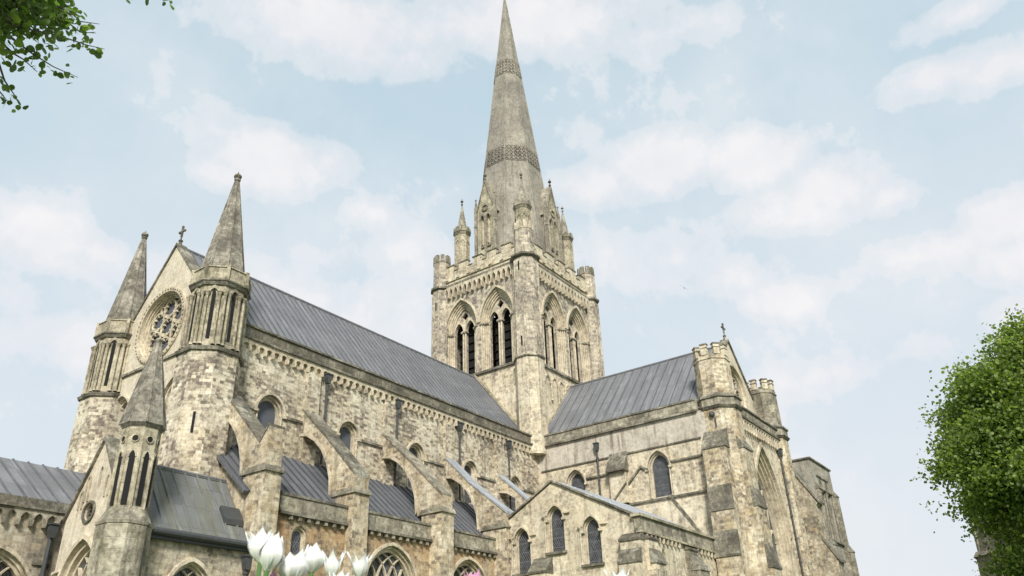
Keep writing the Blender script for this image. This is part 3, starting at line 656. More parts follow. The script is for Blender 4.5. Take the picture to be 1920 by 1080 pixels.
# ================================================================== CHOIR (long arm towards the east)
CN=5.96; fN=FN(CN)
cw=[(36.15,.76),(29.5,.66),(22.6,.68),(16.1,.64),(9.9,.56)]
mb=MB()
mb.wall(fN,[(5.9,12),(39.6,12),(39.6,22.0),(5.9,22.0)],[whole(c,h,16.1,18.5,h*1.12,.28) for c,h in cw],-.7,0)
mb.fbox(fN,5.9,39.6,22.0,22.6,-.7,0); mb.fbox(fN,5.9,39.6,ZG,12,-.7,0)
part('clerestory_wall',mb,'wall')
for i,(c,h) in enumerate(cw):
    window(fN,c,h,16.1,18.5,h*1.12,'mesh' if i<2 else 'glass',order=.28,hood=.14,sill=False,label='clerestory window behind a slate grey screen' if i<2 else None)
st=MB(); xs=[39.6]+[q for c,h in cw for q in (c+h+.45,c-h-.45)]+[6.1]
for i in range(0,len(xs),2):
    a,b=xs[i+1],xs[i]
    if b-a>.2: st.fbox(fN,a,b,18.38,18.54,0,.12)
part('string_course',st,'dark')
for c in (39.0,33.0,25.65,18.9,12.2):
    pil=MB(); pil.fbox(fN,c-.56,c+.56,15,22.0,.002,.24); part('pilaster',pil,'wall')

cb=MB(); corbels(cb,fN,6.2,39.5,21.95,22.72,.60,.22,True); part('corbel_table',cb,'trim')
st=MB(); st.fprism(fN,[(6.2,22.72),(39.5,22.72),(39.5,22.86),(6.2,22.86)],-.3,.34)
st.fprism(fN,[(6.2,23.55),(39.4,23.55),(39.4,23.68),(6.2,23.68)],-.3,.3); part('cornice',st,'dark')
pp=MB(); pp.fbox(fN,6.2,39.4,22.86,23.55,-.22,.2); part('parapet',pp,'parapetdark','dark lichened parapet along the long roof')
for x in (31.95,25.05,17.8,11.1): pipe(fN,x,16.0,21.75,.32,.075)
leadroof('choir_roof',(6.3,5.75,22.95),(39.9,5.75,22.95),(39.9,-1.1,31.4),(6.3,-1.1,31.4),label='long steep grey lead roof between gable and tower')
leadroof('choir_roof',(6.3,-7.9,22.95),(39.9,-7.9,22.95),(39.9,-1.1,31.4),(6.3,-1.1,31.4))
r=MB(); r.tube((6.3,-1.1,31.42),(39.8,-1.1,31.42),.13,.13,8); part('ridge_roll',r,'lead')
b=MB(); b.box((6.,-7.6,ZG),(39.9,-6.9,22.9)); part('choir_back_wall',b,'wall')
fl=MB(); fE=FE(6.15); 
def slopebar(mb,fr,u0,z0,u1,z1,t,w0,w1): mb.fprism(fr,[(u0,z0),(u1,z1),(u1,z1+t),(u0,z0+t)],w0,w1)
slopebar(fl,fE,5.0,23.95,-1.1,31.5,.32,.0,.3); slopebar(fl,FN(5.5),5.0,23.9,-.9,30.75,.32,.0,.28); part('stepped_flashing',fl,'turret')

# east gable
fG=FE(40.2); RU,RV,RR=-1.45,25.35,2.45
ew=[(-4.55,1.0),(-1.4,1.05),(1.75,1.0)]
mb=MB(); mb.wall(fG,[(-8,ZG),(5.9,ZG),(5.9,23.2),(-1.2,31.5),(-8,23.2)],[circle(RU,RV,RR,40)]+[whole(c,h,13.4,19.3,1.35,.32) for c,h in ew],-.8,0); part('east_gable',mb,'gable','smooth pale gable wall holding the rose window')
cp=MB(); slopebar(cp,fG,6.0,23.05,-1.2,31.5,.22,-.7,.12); slopebar(cp,fG,-8.1,23.05,-1.2,31.5,.22,-.7,.12); part('gable_coping',cp,'dark')
st=MB(); st.fbox(fG,-8,5.9,22.42,22.58,0,.14); part('string_course',st,'dark')
for c,h in ew: window(fG,c,h,13.4,19.3,1.35,'mesh',order=.32,hood=.12,sill=False,depth=.65)
rs=MB()
rs.band(fG,circle(RU,RV,RR-.12,40),circle(RU,RV,RR-.003,40),-.7,-.12,True); rs.band(fG,circle(RU,RV,RR-.24,40),circle(RU,RV,RR-.12,40),-.72,-.26,True)
rs.band(fG,circle(RU,RV,RR-.33,40),circle(RU,RV,RR-.24,40),-.74,-.38,True)
ro=part('rose_window',rs,'trim','round rose window of seven cusped circles')
d=MB(); d.band(fG,circle(RU,RV,RR,40),circle(RU,RV,RR+.32,40),0,.1,True)
for i in range(52):
    a=2*math.pi*i/52; d.fbox(fG,RU+(RR+.2)*math.cos(a)-.06,RU+(RR+.2)*math.cos(a)+.06,RV+(RR+.2)*math.sin(a)-.06,RV+(RR+.2)*math.sin(a)+.06,.1,.17)
sub('dogtooth_ring',d,'trim',ro)
t=MB(); r6=.71; foil(t,fG,RU,RV,r6,.1,8,-.62,-.42)
for i in range(6):
    a=R(60*i+30); foil(t,fG,RU+1.42*math.cos(a),RV+1.42*math.sin(a),r6,.1,8,-.62,-.43)
    a=R(60*i); foil(t,fG,RU+1.82*math.cos(a),RV+1.82*math.sin(a),.25,.06,3,-.61,-.45)
sub('tracery',t,'trim',ro)
p=MB(); q=circle(RU,RV,RR-.3,32); p.add([fG.p(u,v,-.66) for u,v in q],[tuple(range(32))]); sub('pane',p,'mesh',ro)
def cross(x,y,z,ax,s=1.):
    mb=MB(); mb.ngon(x,y,z-.6*s,z,.26*s,.12*s); mb.ngon(x,y,z,z+.12*s,.2*s,.2*s); mb.ngon(x,y,z+.12*s,z+.5*s,.07*s,.07*s)
    dx,dy=(0,1) if ax=='x' else (1,0)
    mb.box((x-.08*s,y-.08*s,z+.5*s),(x+.08*s,y+.08*s,z+1.55*s))
    mb.box((x-.07*s-dx*0-.38*s*dx,y-.07*s-.38*s*dy,z+1.0*s),(x+.07*s+.38*s*dx,y+.07*s+.38*s*dy,z+1.16*s))
    for px,pz in ((-.4,1.08),(.4,1.08),(0,1.58)): mb.ball((x+px*s*dx,y+px*s*dy,z+pz*s),.14*s,6,4)
    part('gable_cross',mb,'dark')
cross(40.0,-1.25,31.95,'x',.78)

# choir turrets with tall spirelets
def east_turret(cx,cy,z1,z2,z3,z4,k=1.):
    mb=MB(); mb.ngon(cx,cy,ZG,z1,1.95*k,1.85*k); part('turret_base',mb,'wall')
    st=MB(); st.ngon(cx,cy,z1,z1+.2,1.98*k,2.04*k); st.ngon(cx,cy,z1+.2,z1+.4,1.95*k,1.66*k); part('string_course',st,'dark')
    a=MB(); a.ngon(cx,cy,z1+.3,z2,1.68*k,1.62*k); o=part('turret_arcade',a,'turret','octagonal turret stage ringed with slender shafts and dark slits')
    s=MB(); dk=MB(); r=1.62*k; side=r*math.sin(R(22.5))
    for dgr in range(0,360,45):
        f=facet(cx,cy,1.66*k*math.cos(R(22.5)),dgr); ss=1.66*k*math.sin(R(22.5))
        for u in (-.36,.36,-ss,): shaft(s,f,u,.08,z1+.4,z2-.75,.085)
        s.band(f,arch(0,.22,z2-.55,.3,4),arch(0,.36,z2-.55,.5,4),-.02,.1)
        dk.add([f.p(u,v,.012) for u,v in opening(0,.115,z1+.5,z2-.6,.3,4)],[tuple(range(11))])
    sub('arcade_shafts',s,'turret',o); sub('arcade_slits',dk,'slit',o)
    c=MB(); c.ngon(cx,cy,z2,z2+.22,1.74*k,1.86*k); c.ngon(cx,cy,z2+.22,z2+.32,1.9*k,1.9*k); sub('cornice',c,'dark',o)
    p=MB(); p.ngon(cx,cy,z2+.32,z3,1.76*k,1.73*k); p.ngon(cx,cy,z3,z3+.09,1.8*k,1.78*k)
    for dgr in range(0,360,45):
        f=facet(cx,cy,1.75*k*math.cos(R(22.5)),dgr); ss=1.75*k*math.sin(R(22.5)); p.fbox(f,ss-.1,ss+.1,z2+.32,z3+.15,-.1,.08)
    part('turret_parapet',p,'turret')
    q=MB(); q.ngon(cx,cy,z3-.2,z4-.35,1.42*k,.13)
    for i in range(8):
        a_=R(22.5+45*i); q.tube((cx+1.42*k*math.cos(a_),cy+1.42*k*math.sin(a_),z3-.2),(cx+.13*math.cos(a_),cy+.13*math.sin(a_),z4-.35),.06,.03,5)
    sp_=part('spirelet',q,'spiredark'); f=MB(); f.ngon(cx,cy,z4-.4,z4-.25,.2,.22); f.ball((cx,cy,z4-.05),.27,8,6,.8); f.ngon(cx,cy,z4,z4+.35,.1,.02); sub('finial',f,'dark',sp_)
east_turret(40.8,5.9,20.55,24.9,26.1,34.0); east_turret(39.9,-6.7,21.0,25.4,26.65,34.7)
s=MB(); f=facet(40.8,5.9,1.88*math.cos(R(22.5)),45); s.fbox(f,-.07,.07,15.6,16.8,-.1,.03); part('slit',s,'slit')

# flying buttresses
def flyer(x0,x1,top,low,capz,y0,y1,copemat,mat='rough',stage=None):
    fr=FE(0); mb=MB()
    poly=top+[(y1-.08,capz+.35),(y1-.08,capz),(low[-1][0],capz)]+low[::-1]
    mb.fprism(fr,poly,x0+.05,x1-.05); o=part('flying_buttress',mb,mat)
    c=MB()
    for i in range(len(top)-1):
        (a,b),(c1,d1)=top[i],top[i+1]; c.fprism(fr,[(a,b-.02),(c1,d1-.02),(c1,d1+.16),(a,b+.12)],x0-.0-.002*i,x1+.0+.002*i)
    sub('coping',c,copemat,o)
    a=MB(); up=[(u+.0,v+.0) for u,v in low]; dn=[(u-.12,v-.16) for u,v in low]
    a.band(fr,up,dn,x0-.02,x1+.02); sub('arch_rib',a,'trim',o)
    p=MB(); p.box((x0,y0,ZG),(x1,y1,capz)); pr=part('buttress_pier',p,mat)
    w=MB(); w.fprism(fr,[(y0-.12,capz-.02),(y1+.12,capz-.02),(y1+.12,capz+.07),(y1-.06,capz+.34),(y0+.06,capz+.3),(y0-.12,capz+.07)],x0-.1,x1+.1); sub('weathering',w,'parapet',pr)
low=[(5.9,17.75),(6.7,17.6),(7.5,17.1),(8.2,16.4),(8.75,15.5),(9.1,14.5),(9.2,13.3)]
flyer(39.05,40.15,[(6.9,18.45),(8.8,16.6),(10.7,14.75),(11.3,15.55)],[(6.8,17.3),(7.5,16.95),(8.06,16.45),(8.6,15.8),(9.03,15.0),(9.3,14.2),(9.45,13.3)],13.12,9.65,11.45,'dark')
flyer(32.4,33.6,[(5.9,19.4),(8.45,17.0),(11.3,14.1)],low,13.1,9.3,11.3,'dark')
flyer(25.1,26.3,[(5.9,19.5),(8.7,17.0),(11.7,14.15)],[(a+.35,b) for a,b in low],13.05,10.0,11.75,'parapet')
flyer(18.3,19.4,[(5.5,19.65),(8.42,16.75),(11.9,13.95)],[(a+.15,b-.1) for a,b in low],13.0,9.7,11.85,'leadpale')
flyer(11.6,12.6,[(5.9,19.2),(8.9,16.5),(11.9,14.0)],[(a+.4,b-.1) for a,b in low],13.0,9.7,11.85,'leadpale')

# north aisle
AY=10.72; fA=FN(AY)
mb=MB(); aw=[(36.9,.34,9.25,10.2,.34),(29.7,1.85,6.2,8.2,2.05),(22.3,1.7,6.2,8.35,1.9)]
mb.wall(fA,[(19.2,ZG),(40.0,ZG),(40.0,11.25),(19.2,11.25)],[whole(c,h,zb,zs,r,.2 if h<1 else .32) for c,h,zb,zs,r in aw],-.6,0)
part('aisle_wall',mb,'golden','golden stone aisle wall between the buttress piers')
for c,h,zb,zs,r_ in aw:
    if h<1: window(fA,c,h,zb,zs,r_,'glass',order=.2,hood=0,shafts=False,sill=False,depth=.3)
    else:
        o=window(fA,c,h,zb,zs,r_,'glass','trim',order=.32,hood=.16,shafts=False,sill=False,depth=.5); tracery(fA,c,h,zb,zs,r_,4,-.46,-.28,'trim',o,.12)
pp=MB(); 
for a,b in ((33.65,38.5),(26.35,32.35),(19.2,25.05)): pp.fbox(fA,a,b,11.34,12.2,-.25,.14)
part('aisle_parapet',pp,'parapet'); c=MB(); k=MB()
for a,b in ((33.65,38.5),(26.35,32.35),(19.2,25.05)):
    c.fbox(fA,a,b,12.2,12.34,-.3,.2); c.fprism(fA,[(a,11.2),(b,11.2),(b,11.34),(a,11.34)],-.25,.28)
    n=int((b-a)/.62)
    for i in range(n): u=a+.35+i*.62; k.fprism(fA,[(u-.1,11.2),(u+.1,11.2),(u+.1,10.98),(u-.1,10.98)],.0,.22); 
part('coping',c,'dark'); part('corbel',k,'parapet')
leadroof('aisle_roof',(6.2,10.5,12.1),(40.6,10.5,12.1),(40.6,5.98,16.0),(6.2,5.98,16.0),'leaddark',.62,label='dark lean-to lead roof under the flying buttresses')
b=MB(); b.fprism(FE(40.25),[(5.9,ZG),(10.7,ZG),(10.7,11.9),(5.9,15.8)],-.4,0); part('aisle_end_wall',b,'rough')
pipe(fA,26.0,ZG,10.6,.2,.08); 
pipe(fA,18.95,ZG,10.4,.9,.08)

# ================================================================== NORTH TRANSEPT
fT=FE(6.14)
mb=MB(); tw=[(9.85,.72,16.3,18.7,1.05),(17.9,.76,16.35,18.75,1.12)]
mb.wall(fT,[(5.9,ZG),(23.0,ZG),(23.0,20.42),(5.9,20.42)],[whole(c,h,zb,zs,r_,.26) for c,h,zb,zs,r_ in tw],-.8,0); part('transept_wall',mb,'ashlar','pale ashlar side wall of the transept')
mb=MB(); mb.fbox(fT,5.9,23.0,20.42,22.7,-.8,0); part('transept_upper_wall',mb,'pale','smooth streaked band of wall under the transept parapet')
for c,h,zb,zs,r_ in tw: window(fT,c,h,zb,zs,r_,'glass','trim',order=.26,hood=.13,sill=False,shafts=c>15)
st=MB(); st.fbox(fT,6.3,21.9,20.40,20.52,-.01,.1)
for a,b in ((10.95,13.3),(13.3,13.3),(19.0,21.9)):
    if b>a: st.fbox(fT,a,b,18.95,19.1,0,.15)
st.fbox(fT,6.3,21.9,16.1,16.26,0,.16)
for a,b,c_,d in ((13.6,16.4,16.3,19.0),(16.3,19.0,16.95,18.6),(18.7,16.15,20.9,12.9)): slopebar(st,fT,a,b,c_,d,.2,.002,.17)
slopebar(st,fT,13.4,16.2,15.05,17.78,.2,.5,.62)
part('string_course',st,'dark')
bt=MB(); bt.fbox(fT,13.45,15.0,16,19.05,.002,.8); bt.fprism(FR(0,0,1,0,0,1),[(6.14,20.55),(7.0,19.0),(6.14,19.0)],13.4,15.05)
o=MB(); o.fprism(FR(0,0,1,0,0,1),[(6.145,20.7),(7.05,19.05),(7.05,18.95),(6.145,18.95)],13.35,15.1); 
w1=MB(); w1.fbox(fT,13.45,15.0,16.3,18.95,.002,.5); bu=part('transept_buttress',w1,'ashlar'); sub('weathering',o,'dark',bu)
pipe(fT,12.3,15.5,21.4,.2,.08)
st=MB(); st.fprism(fT,[(5.95,22.66),(21.9,22.66),(21.9,22.82),(5.95,22.82)],-.3,.24); st.fbox(fT,5.95,21.9,23.6,23.74,-.4,.26); part('cornice',st,'dark')
pp=MB(); pp.fbox(fT,6.0,21.9,22.82,23.6,-.3,.18); part('parapet',pp,'parapet')
leadroof('transept_roof',(5.95,5.6,23.0),(5.95,22.6,23.0),(-.9,22.6,30.75),(-.9,5.6,30.75),step=.95,label='steep grey lead roof of the transept right of the tower')
leadroof('transept_roof',(-7.8,5.6,23.0),(-7.8,22.6,23.0),(-.9,22.6,30.75),(-.9,5.6,30.75),step=.95)
r=MB(); r.tube((-.9,5.7,30.78),(-.9,22.5,30.78),.12,.12,8); part('ridge_roll',r,'lead')
b=MB(); b.box((-8.1,5.9,ZG),(-7.5,23,22.9)); part('transept_back_wall',b,'ashlar')
fg=FN(22.9); GU,GV=-1.0,26.3
mb=MB(); mb.wall(fg,[(-8,22),(6,22),(6,23.3),(-1,31.1),(-8,23.3)],[circle(GU,GV,2.25,36)],-.6,0); part('transept_gable',mb,'gable')
cp=MB(); slopebar(cp,fg,6.1,23.2,-1,31.1,.25,-.65,.15); slopebar(cp,fg,-8.1,23.2,-1,31.1,.25,-.65,.15); part('gable_coping',cp,'dark')
t=MB(); t.band(fg,circle(GU,GV,2.05,36),circle(GU,GV,2.245,36),-.55,-.15,True); t.band(fg,circle(GU,GV,2.25,36),circle(GU,GV,2.5,36),0,.12,True)
ro=part('gable_rose_window',t,'trim'); t=MB(); foil(t,fg,GU,GV,.8,.12,8,-.5,-.3)
for i in range(8): a=R(45*i); foil(t,fg,GU+1.42*math.cos(a),GV+1.42*math.sin(a),.52,.08,5,-.5,-.31)
sub('tracery',t,'trim',ro); p=MB(); q=circle(GU,GV,2.1,32); p.add([fg.p(u,v,-.5) for u,v in q],[tuple(range(32))]); sub('pane',p,'mesh',ro)
cross(-1,22.75,31.6,'y',.8)
# north front
fF=FN(24.2)
NU,NH,NZS,NR=-1.05,3.55,13.6,7.2
mb=MB(); mb.wall(fF,[(-6.8,ZG),(4.8,ZG),(4.8,22.3),(-6.8,22.3)],[opening(NU,NH,4,NZS,NR,14)],-1.3,0); part('transept_front',mb,'ashlar')
mb=MB(); 
for i,(a,b,w) in enumerate(((0,.16,-.14),(.16,.34,-.34),(.34,.5,-.6),(.5,.64,-.85))): archband(mb,fF,NU,NH-b,NH-a-.002,NZS,NR-b*1.6,NR-a*1.6-.003,4,-1.28,w,14)
o=part('great_window',mb,'trim','tall pointed window with flowing tracery in a deep reveal')
hd=MB(); hd.band(fF,arch(NU,NH-.01,NZS,NR,14),arch(NU,NH+.22,NZS,NR+.4,14),-.02,.16); sub('hood_mould',hd,'trim',o)
tracery(fF,NU,NH-.66,4,NZS,NR-1.05,5,-1.2,-1.0,'trim',o,.16)
t=MB()
for u,v,r_ in ((NU,17.6,.85),(NU-1.1,15.7,.6),(NU+1.1,15.7,.6),(NU,15.0,.5)): foil(t,fF,u,v,r_,.12,4,-1.19,-1.02)
sub('roundel_tracery',t,'trim',o)
p=MB(); q=opening(NU,NH-.6,4,NZS,NR-1.0,14); p.add([fF.p(u,v,-1.14) for u,v in q],[tuple(range(len(q)))]); sub('pane',p,'glass',o)
bl=MB(); 
for i in range(19): u=-6.1+i*.56; bl.tube(fF.p(u,21.55,.2),fF.p(u,22.2,.2),.12,.15,6); bl.ball(fF.p(u,21.45,.2),.15,6,4)
bl.fbox(fF,-6.4,4.4,22.16,22.32,0,.34); part('baluster_frieze',bl,'trim')
st=MB(); st.fprism(fF,[(-6.8,22.32),(4.8,22.32),(4.8,22.48),(-6.8,22.48)],-.3,.44); st.fbox(fF,-6.8,4.8,23.25,23.4,-.4,.4); part('cornice',st,'dark')
pp=MB(); pp.fbox(fF,-6.8,4.8,22.48,23.25,-.3,.28); part('parapet',pp,'parapet')
dk=MB(); dk.box((-7.3,22.9,22.0),(5.9,24.0,22.3)); part('roof_walk',dk,'leaddark')
def tr_turret(cx,cy):
    mb=MB(); mb.ngon(cx,cy,ZG,22.6,1.75,1.75); part('corner_turret',mb,'rough')
    s=MB(); s.ngon(cx,cy,22.6,22.8,1.85,2.0); s.ngon(cx,cy,23.5,23.66,1.98,1.98); s.ngon(cx,cy,23.66,23.9,1.9,1.6)
    p=MB(); p.ngon(cx,cy,22.8,23.5,1.86,1.86); o=part('turret_parapet',p,'parapet'); sub('string_course',s,'dark',o)
    t=MB(); t.ngon(cx,cy,23.8,27.4,1.52,1.48); t.ngon(cx,cy,27.0,27.1,1.56,1.56); b=part('battlemented_turret',t,'parapet' if cx<0 else 'rough')
    m=MB(); merl(m,cx,cy,1.52,27.4,28.3,.46,.35); m2=MB(); 
    for f in octfaces(cx,cy,1.52,range(0,360,45)): m2.fbox(f,-.31,.31,28.3,28.41,-.4,.07); m2.fbox(f,-.3,.3,27.98,28.04,-.36,.05)
    sub('merlon',m,'ashlar',b); sub('merlon_cap',m2,'dark',b)
tr_turret(4.55,23.15); tr_turret(-6.6,23.2)
s=MB(); f=facet(4.55,23.15,1.75*math.cos(R(22.5)),0); s.fbox(f,.1,.24,21.0,21.8,-.1,.02); s.ball(f.p(.0,22.1,.1),.26,8,5); part('slit',s,'iron')
# stepped corner buttresses
def stepped(fr,u0,u1,steps,mat='wall'):
    """steps: list of (z_top, z_slope_bottom, w) from the top down; frame u along wall, w outwards"""
    mb=MB(); wt=MB(); prev=0
    for i,(zt,zb,w) in enumerate(steps):
        mb.fbox(fr,u0,u1,steps[i+1][1] if i+1<len(steps) else ZG,zb,.002,w)
        # sloped set-off
        p0=[(prev+.001,zb-.1),(w+.08,zb-.1),(w+.08,zb+.04),(prev+.001,zt)]
        vs=[fr.p(u0-.06,v,w_) for w_,v in p0]+[fr.p(u1+.06,v,w_) for w_,v in p0]
        wt.add(vs,[(0,1,2,3),(4,5,6,7),(0,1,5,4),(1,2,6,5),(2,3,7,6),(3,0,4,7)]); prev=w
    o=part('stepped_buttress',mb,mat); sub('weathering',wt,'dark',o)
stepped(FE(6.14),22.25,24.1,[(20.8,19.25,1.0),(16.2,14.4,1.16),(12.8,11.0,1.4)],'rough')
stepped(FN(24.2),3.5,5.4,[(20.9,19.3,.8),(16.2,14.7,1.12),(11.8,10.2,1.42)],'rough')
rb=MB(); rb.fprism(FE(0),[(23,ZG),(23,21.5),(24.3,20.3),(26.2,16.8),(26.05,16.6),(26.1,13.6),(27.0,11.8),(26.9,11.5),(27.0,ZG)],-9.2,-7.7); o=part('raking_buttress',rb,'mottled','dark stained raking buttress beside the great window')
c=MB(); c.fprism(FE(0),[(23.9,20.95),(26.35,16.75),(26.4,16.95),(23.95,21.15)],-9.3,-7.6); c.fprism(FE(0),[(26.0,13.7),(27.1,11.7),(27.12,11.9),(26.02,13.95)],-9.3,-7.6); sub('coping',c,'dark',o)
pipe(FN(24.2),-5.4,ZG,21.0,.25,.085)

# ================================================================== NORTH-EAST CHAPEL (three lancets)
fC=FE(19.0)
mb=MB(); lc=[(12.9,9.75,12.64),(15.75,10.85,13.75),(18.55,9.75,12.62)]
mb.wall(fC,[(11.45,ZG),(21.98,ZG),(21.98,12.2),(15.6,15.55),(11.45,13.35)],[whole(c,.5,zb,zt-.72,.72,.16) for c,zb,zt in lc],-.6,0); part('chapel_gable',mb,'ashlar','low cream gable with three lancet windows')
for c,zb,zt in lc:
    zs=zt-.72; o=window(fC,c,.5,zb,zs,.72,'glass','trim',order=.16,hood=.1,sill=True,shafts=False,depth=.3,name='lancet_window')
    s=MB(); shaft(s,fC,c-.82,.1,zb,zs+.05,.06); s.fbox(fC,c-1.02,c-.62,zs+.24,zs+.32,0,.2); s.fbox(fC,c+.72,c+1.2,zs+.24,zs+.32,0,.16); sub('shaft',s,'trim',o)
cp=MB(); slopebar(cp,fC,11.4,13.35,15.6,15.6,.14,-.6,.16); slopebar(cp,fC,15.6,15.6,21.9,12.3,.14,-.6,.16); part('gable_coping',cp,'dark')
leadroof('chapel_roof',(6.2,22.0,12.35),(18.5,22.0,12.35),(18.5,15.6,15.72),(6.2,15.6,15.72),'leadpale',.7)  # brighter lead than the other slope: its sheen is put into the colour
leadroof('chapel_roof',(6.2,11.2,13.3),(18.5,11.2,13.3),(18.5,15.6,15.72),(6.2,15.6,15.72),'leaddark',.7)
fD=FN(22.1)
mb=MB(); mb.wall(fD,[(6.3,ZG),(19.02,ZG),(19.02,11.3),(6.3,11.3)],[opening(15.95,.36,6.5,9.8,.85,5),opening(10.1,.34,6.5,9.9,.8,5)],-.5,0); part('chapel_wall',mb,'ashlar')
for c,h in ((15.95,.36),(10.1,.34)): window(fD,c,h,6.5,9.8,.85,'glass','trim',order=0.0,hood=0,sill=False,shafts=False,depth=.3,name='lancet_window')
pp=MB(); pp.fbox(fD,7.3,19.15,11.36,12.25,-.3,.12); part('chapel_parapet',pp,'parapet')
c=MB(); c.fprism(fD,[(7.3,12.25),(19.3,12.25),(19.3,12.42),(7.3,12.42)],-.45,.26); c.fbox(fD,7.3,19.2,11.24,11.36,-.2,.24); part('coping',c,'turret')
k=MB(); n=19
for i in range(n):
    u=7.6+i*.6
    if 11.0<u<13.2 : continue
    k.fprism(fD,[(u-.11,11.24),(u+.11,11.24),(u+.08,10.95),(u-.08,10.95)],.0,.2); k.ball(fD.p(u,10.95,.12),.11,5,4)
part('corbel',k,'trim')
stepped(fC,20.85,22.3,[(11.3,10.85,.55),(10.25,9.45,.95)],'ashlar')
stepped(fD,17.6,18.95,[(11.2,10.9,.5),(10.25,9.4,.9)],'ashlar')
stepped(fD,11.1,12.6,[(11.2,11.0,.35),(10.6,9.6,1.0)],'parapet')
stepped(fC,13.9,15.3,[(10.6,9.6,.8)],'ashlar')

# ================================================================== LOW EAST BAY WITH TURRET (foreground left)
GX=47.2; fB=FE(GX)
mb=MB(); mb.wall(fB,[(6.0,ZG),(11.2,ZG),(11.2,10.3),(10.6,10.35),(8.35,13.75),(6.05,10.2)],[opening(8.25,1.55,4.2,6.9,2.2,8),opening(8.45,.13,11.4,12.25,.2,4),circle(8.1,10.35,.42,20)],-.7,0); part('chapel_gable',mb,'gable','small steep gable with a roundel beside the foreground turret')
cp=MB(); slopebar(cp,fB,6.0,10.15,8.35,13.75,.18,-.6,.14); slopebar(cp,fB,10.7,10.3,8.35,13.75,.18,-.6,.14); part('gable_coping',cp,'dark')
t=MB(); archband(t,fB,8.25,1.35,1.545,6.9,1.95,2.19,4.2,-.6,-.12); archband(t,fB,8.25,1.2,1.35,6.9,1.75,1.95,4.2,-.62,-.35); o=part('gable_window',t,'trim')
h=MB(); h.band(fB,arch(8.25,1.55,6.9,2.2),arch(8.25,1.72,6.9,2.42),-.02,.13); sub('hood_mould',h,'trim',o); p=MB(); q=opening(8.25,1.3,4.2,6.9,1.9); p.add([fB.p(u,v,-.5) for u,v in q],[tuple(range(len(q)))]); sub('pane',p,'glass',o); tracery(fB,8.25,1.2,4.2,6.9,1.75,3,-.48,-.3,'trim',o)
t=MB(); foil(t,fB,8.1,10.35,.42,.09,8,-.35,-.1); t.band(fB,circle(8.1,10.35,.42,20),circle(8.1,10.35,.53,20),0,.09,True); o=part('roundel',t,'dark'); p=MB(); q=circle(8.1,10.35,.4,16); p.add([fB.p(u,v,-.3) for u,v in q],[tuple(range(16))]); sub('pane',p,'slit',o)
t=MB(); t.fbox(fB,8.2,8.7,11.2,12.6,-.6,-.3); part('slit',t,'slit')
t=MB()
for u,z0,z1 in ((7.55,10.9,11.9),(9.3,10.9,11.7),(7.15,10.6,11.2)): t.band(fB,opening(u,.1,z0,z1,.18,3),opening(u,.2,z0,z1,.3,3),-.02,.06)
st=slopebar(t,fB,6.0,7.75,6.75,7.85,.12,0,.12); part('niche',t,'trim')
fL=FN(10.75)
mb=MB(); mb.wall(fL,[(39.9,ZG),(46.4,ZG),(46.4,9.15),(39.9,9.15)],[whole(43.2,.95,5.3,6.75,1.25,.22)],-.6,0); part('aisle_wall',mb,'mottled')
o=window(fL,43.2,.95,5.3,6.75,1.25,'glass','trim',order=.22,hood=.16,shafts=False,sill=False,depth=.4); tracery(fL,43.2,.95,5.3,6.75,1.25,3,-.36,-.2,'trim',o,.09)
leadroof('east_bay_roof',(39.95,11.0,9.35),(47.0,11.0,9.35),(47.0,8.3,13.0),(39.95,8.3,13.0),'leadold',.72,label='mossy pale lead roof behind the foreground turret')
leadroof('east_bay_roof',(39.95,5.6,9.35),(47.0,5.6,9.35),(47.0,8.3,13.0),(39.95,8.3,13.0),'leadold',.72)
r=MB(); r.tube((39.9,8.3,13.02),(46.8,8.3,13.02),.09,.09,8); part('ridge_roll',r,'lead')
g=MB(); g.tube((39.8,11.12,9.28),(46.3,11.12,9.32),.17,.17,10); g.fbox(FN(10.9),39.8,46.3,9.0,9.2,-.1,.12); part('gutter',g,'iron')
v=MB(); v.fprism(FE(0),[(9.75,11.15),(10.35,10.3),(10.35,10.6),(9.85,11.3)],40.3,41.45); part('roof_vent',v,'iron')
pipe(FN(10.8),40.35,ZG,8.3,.22,.09)
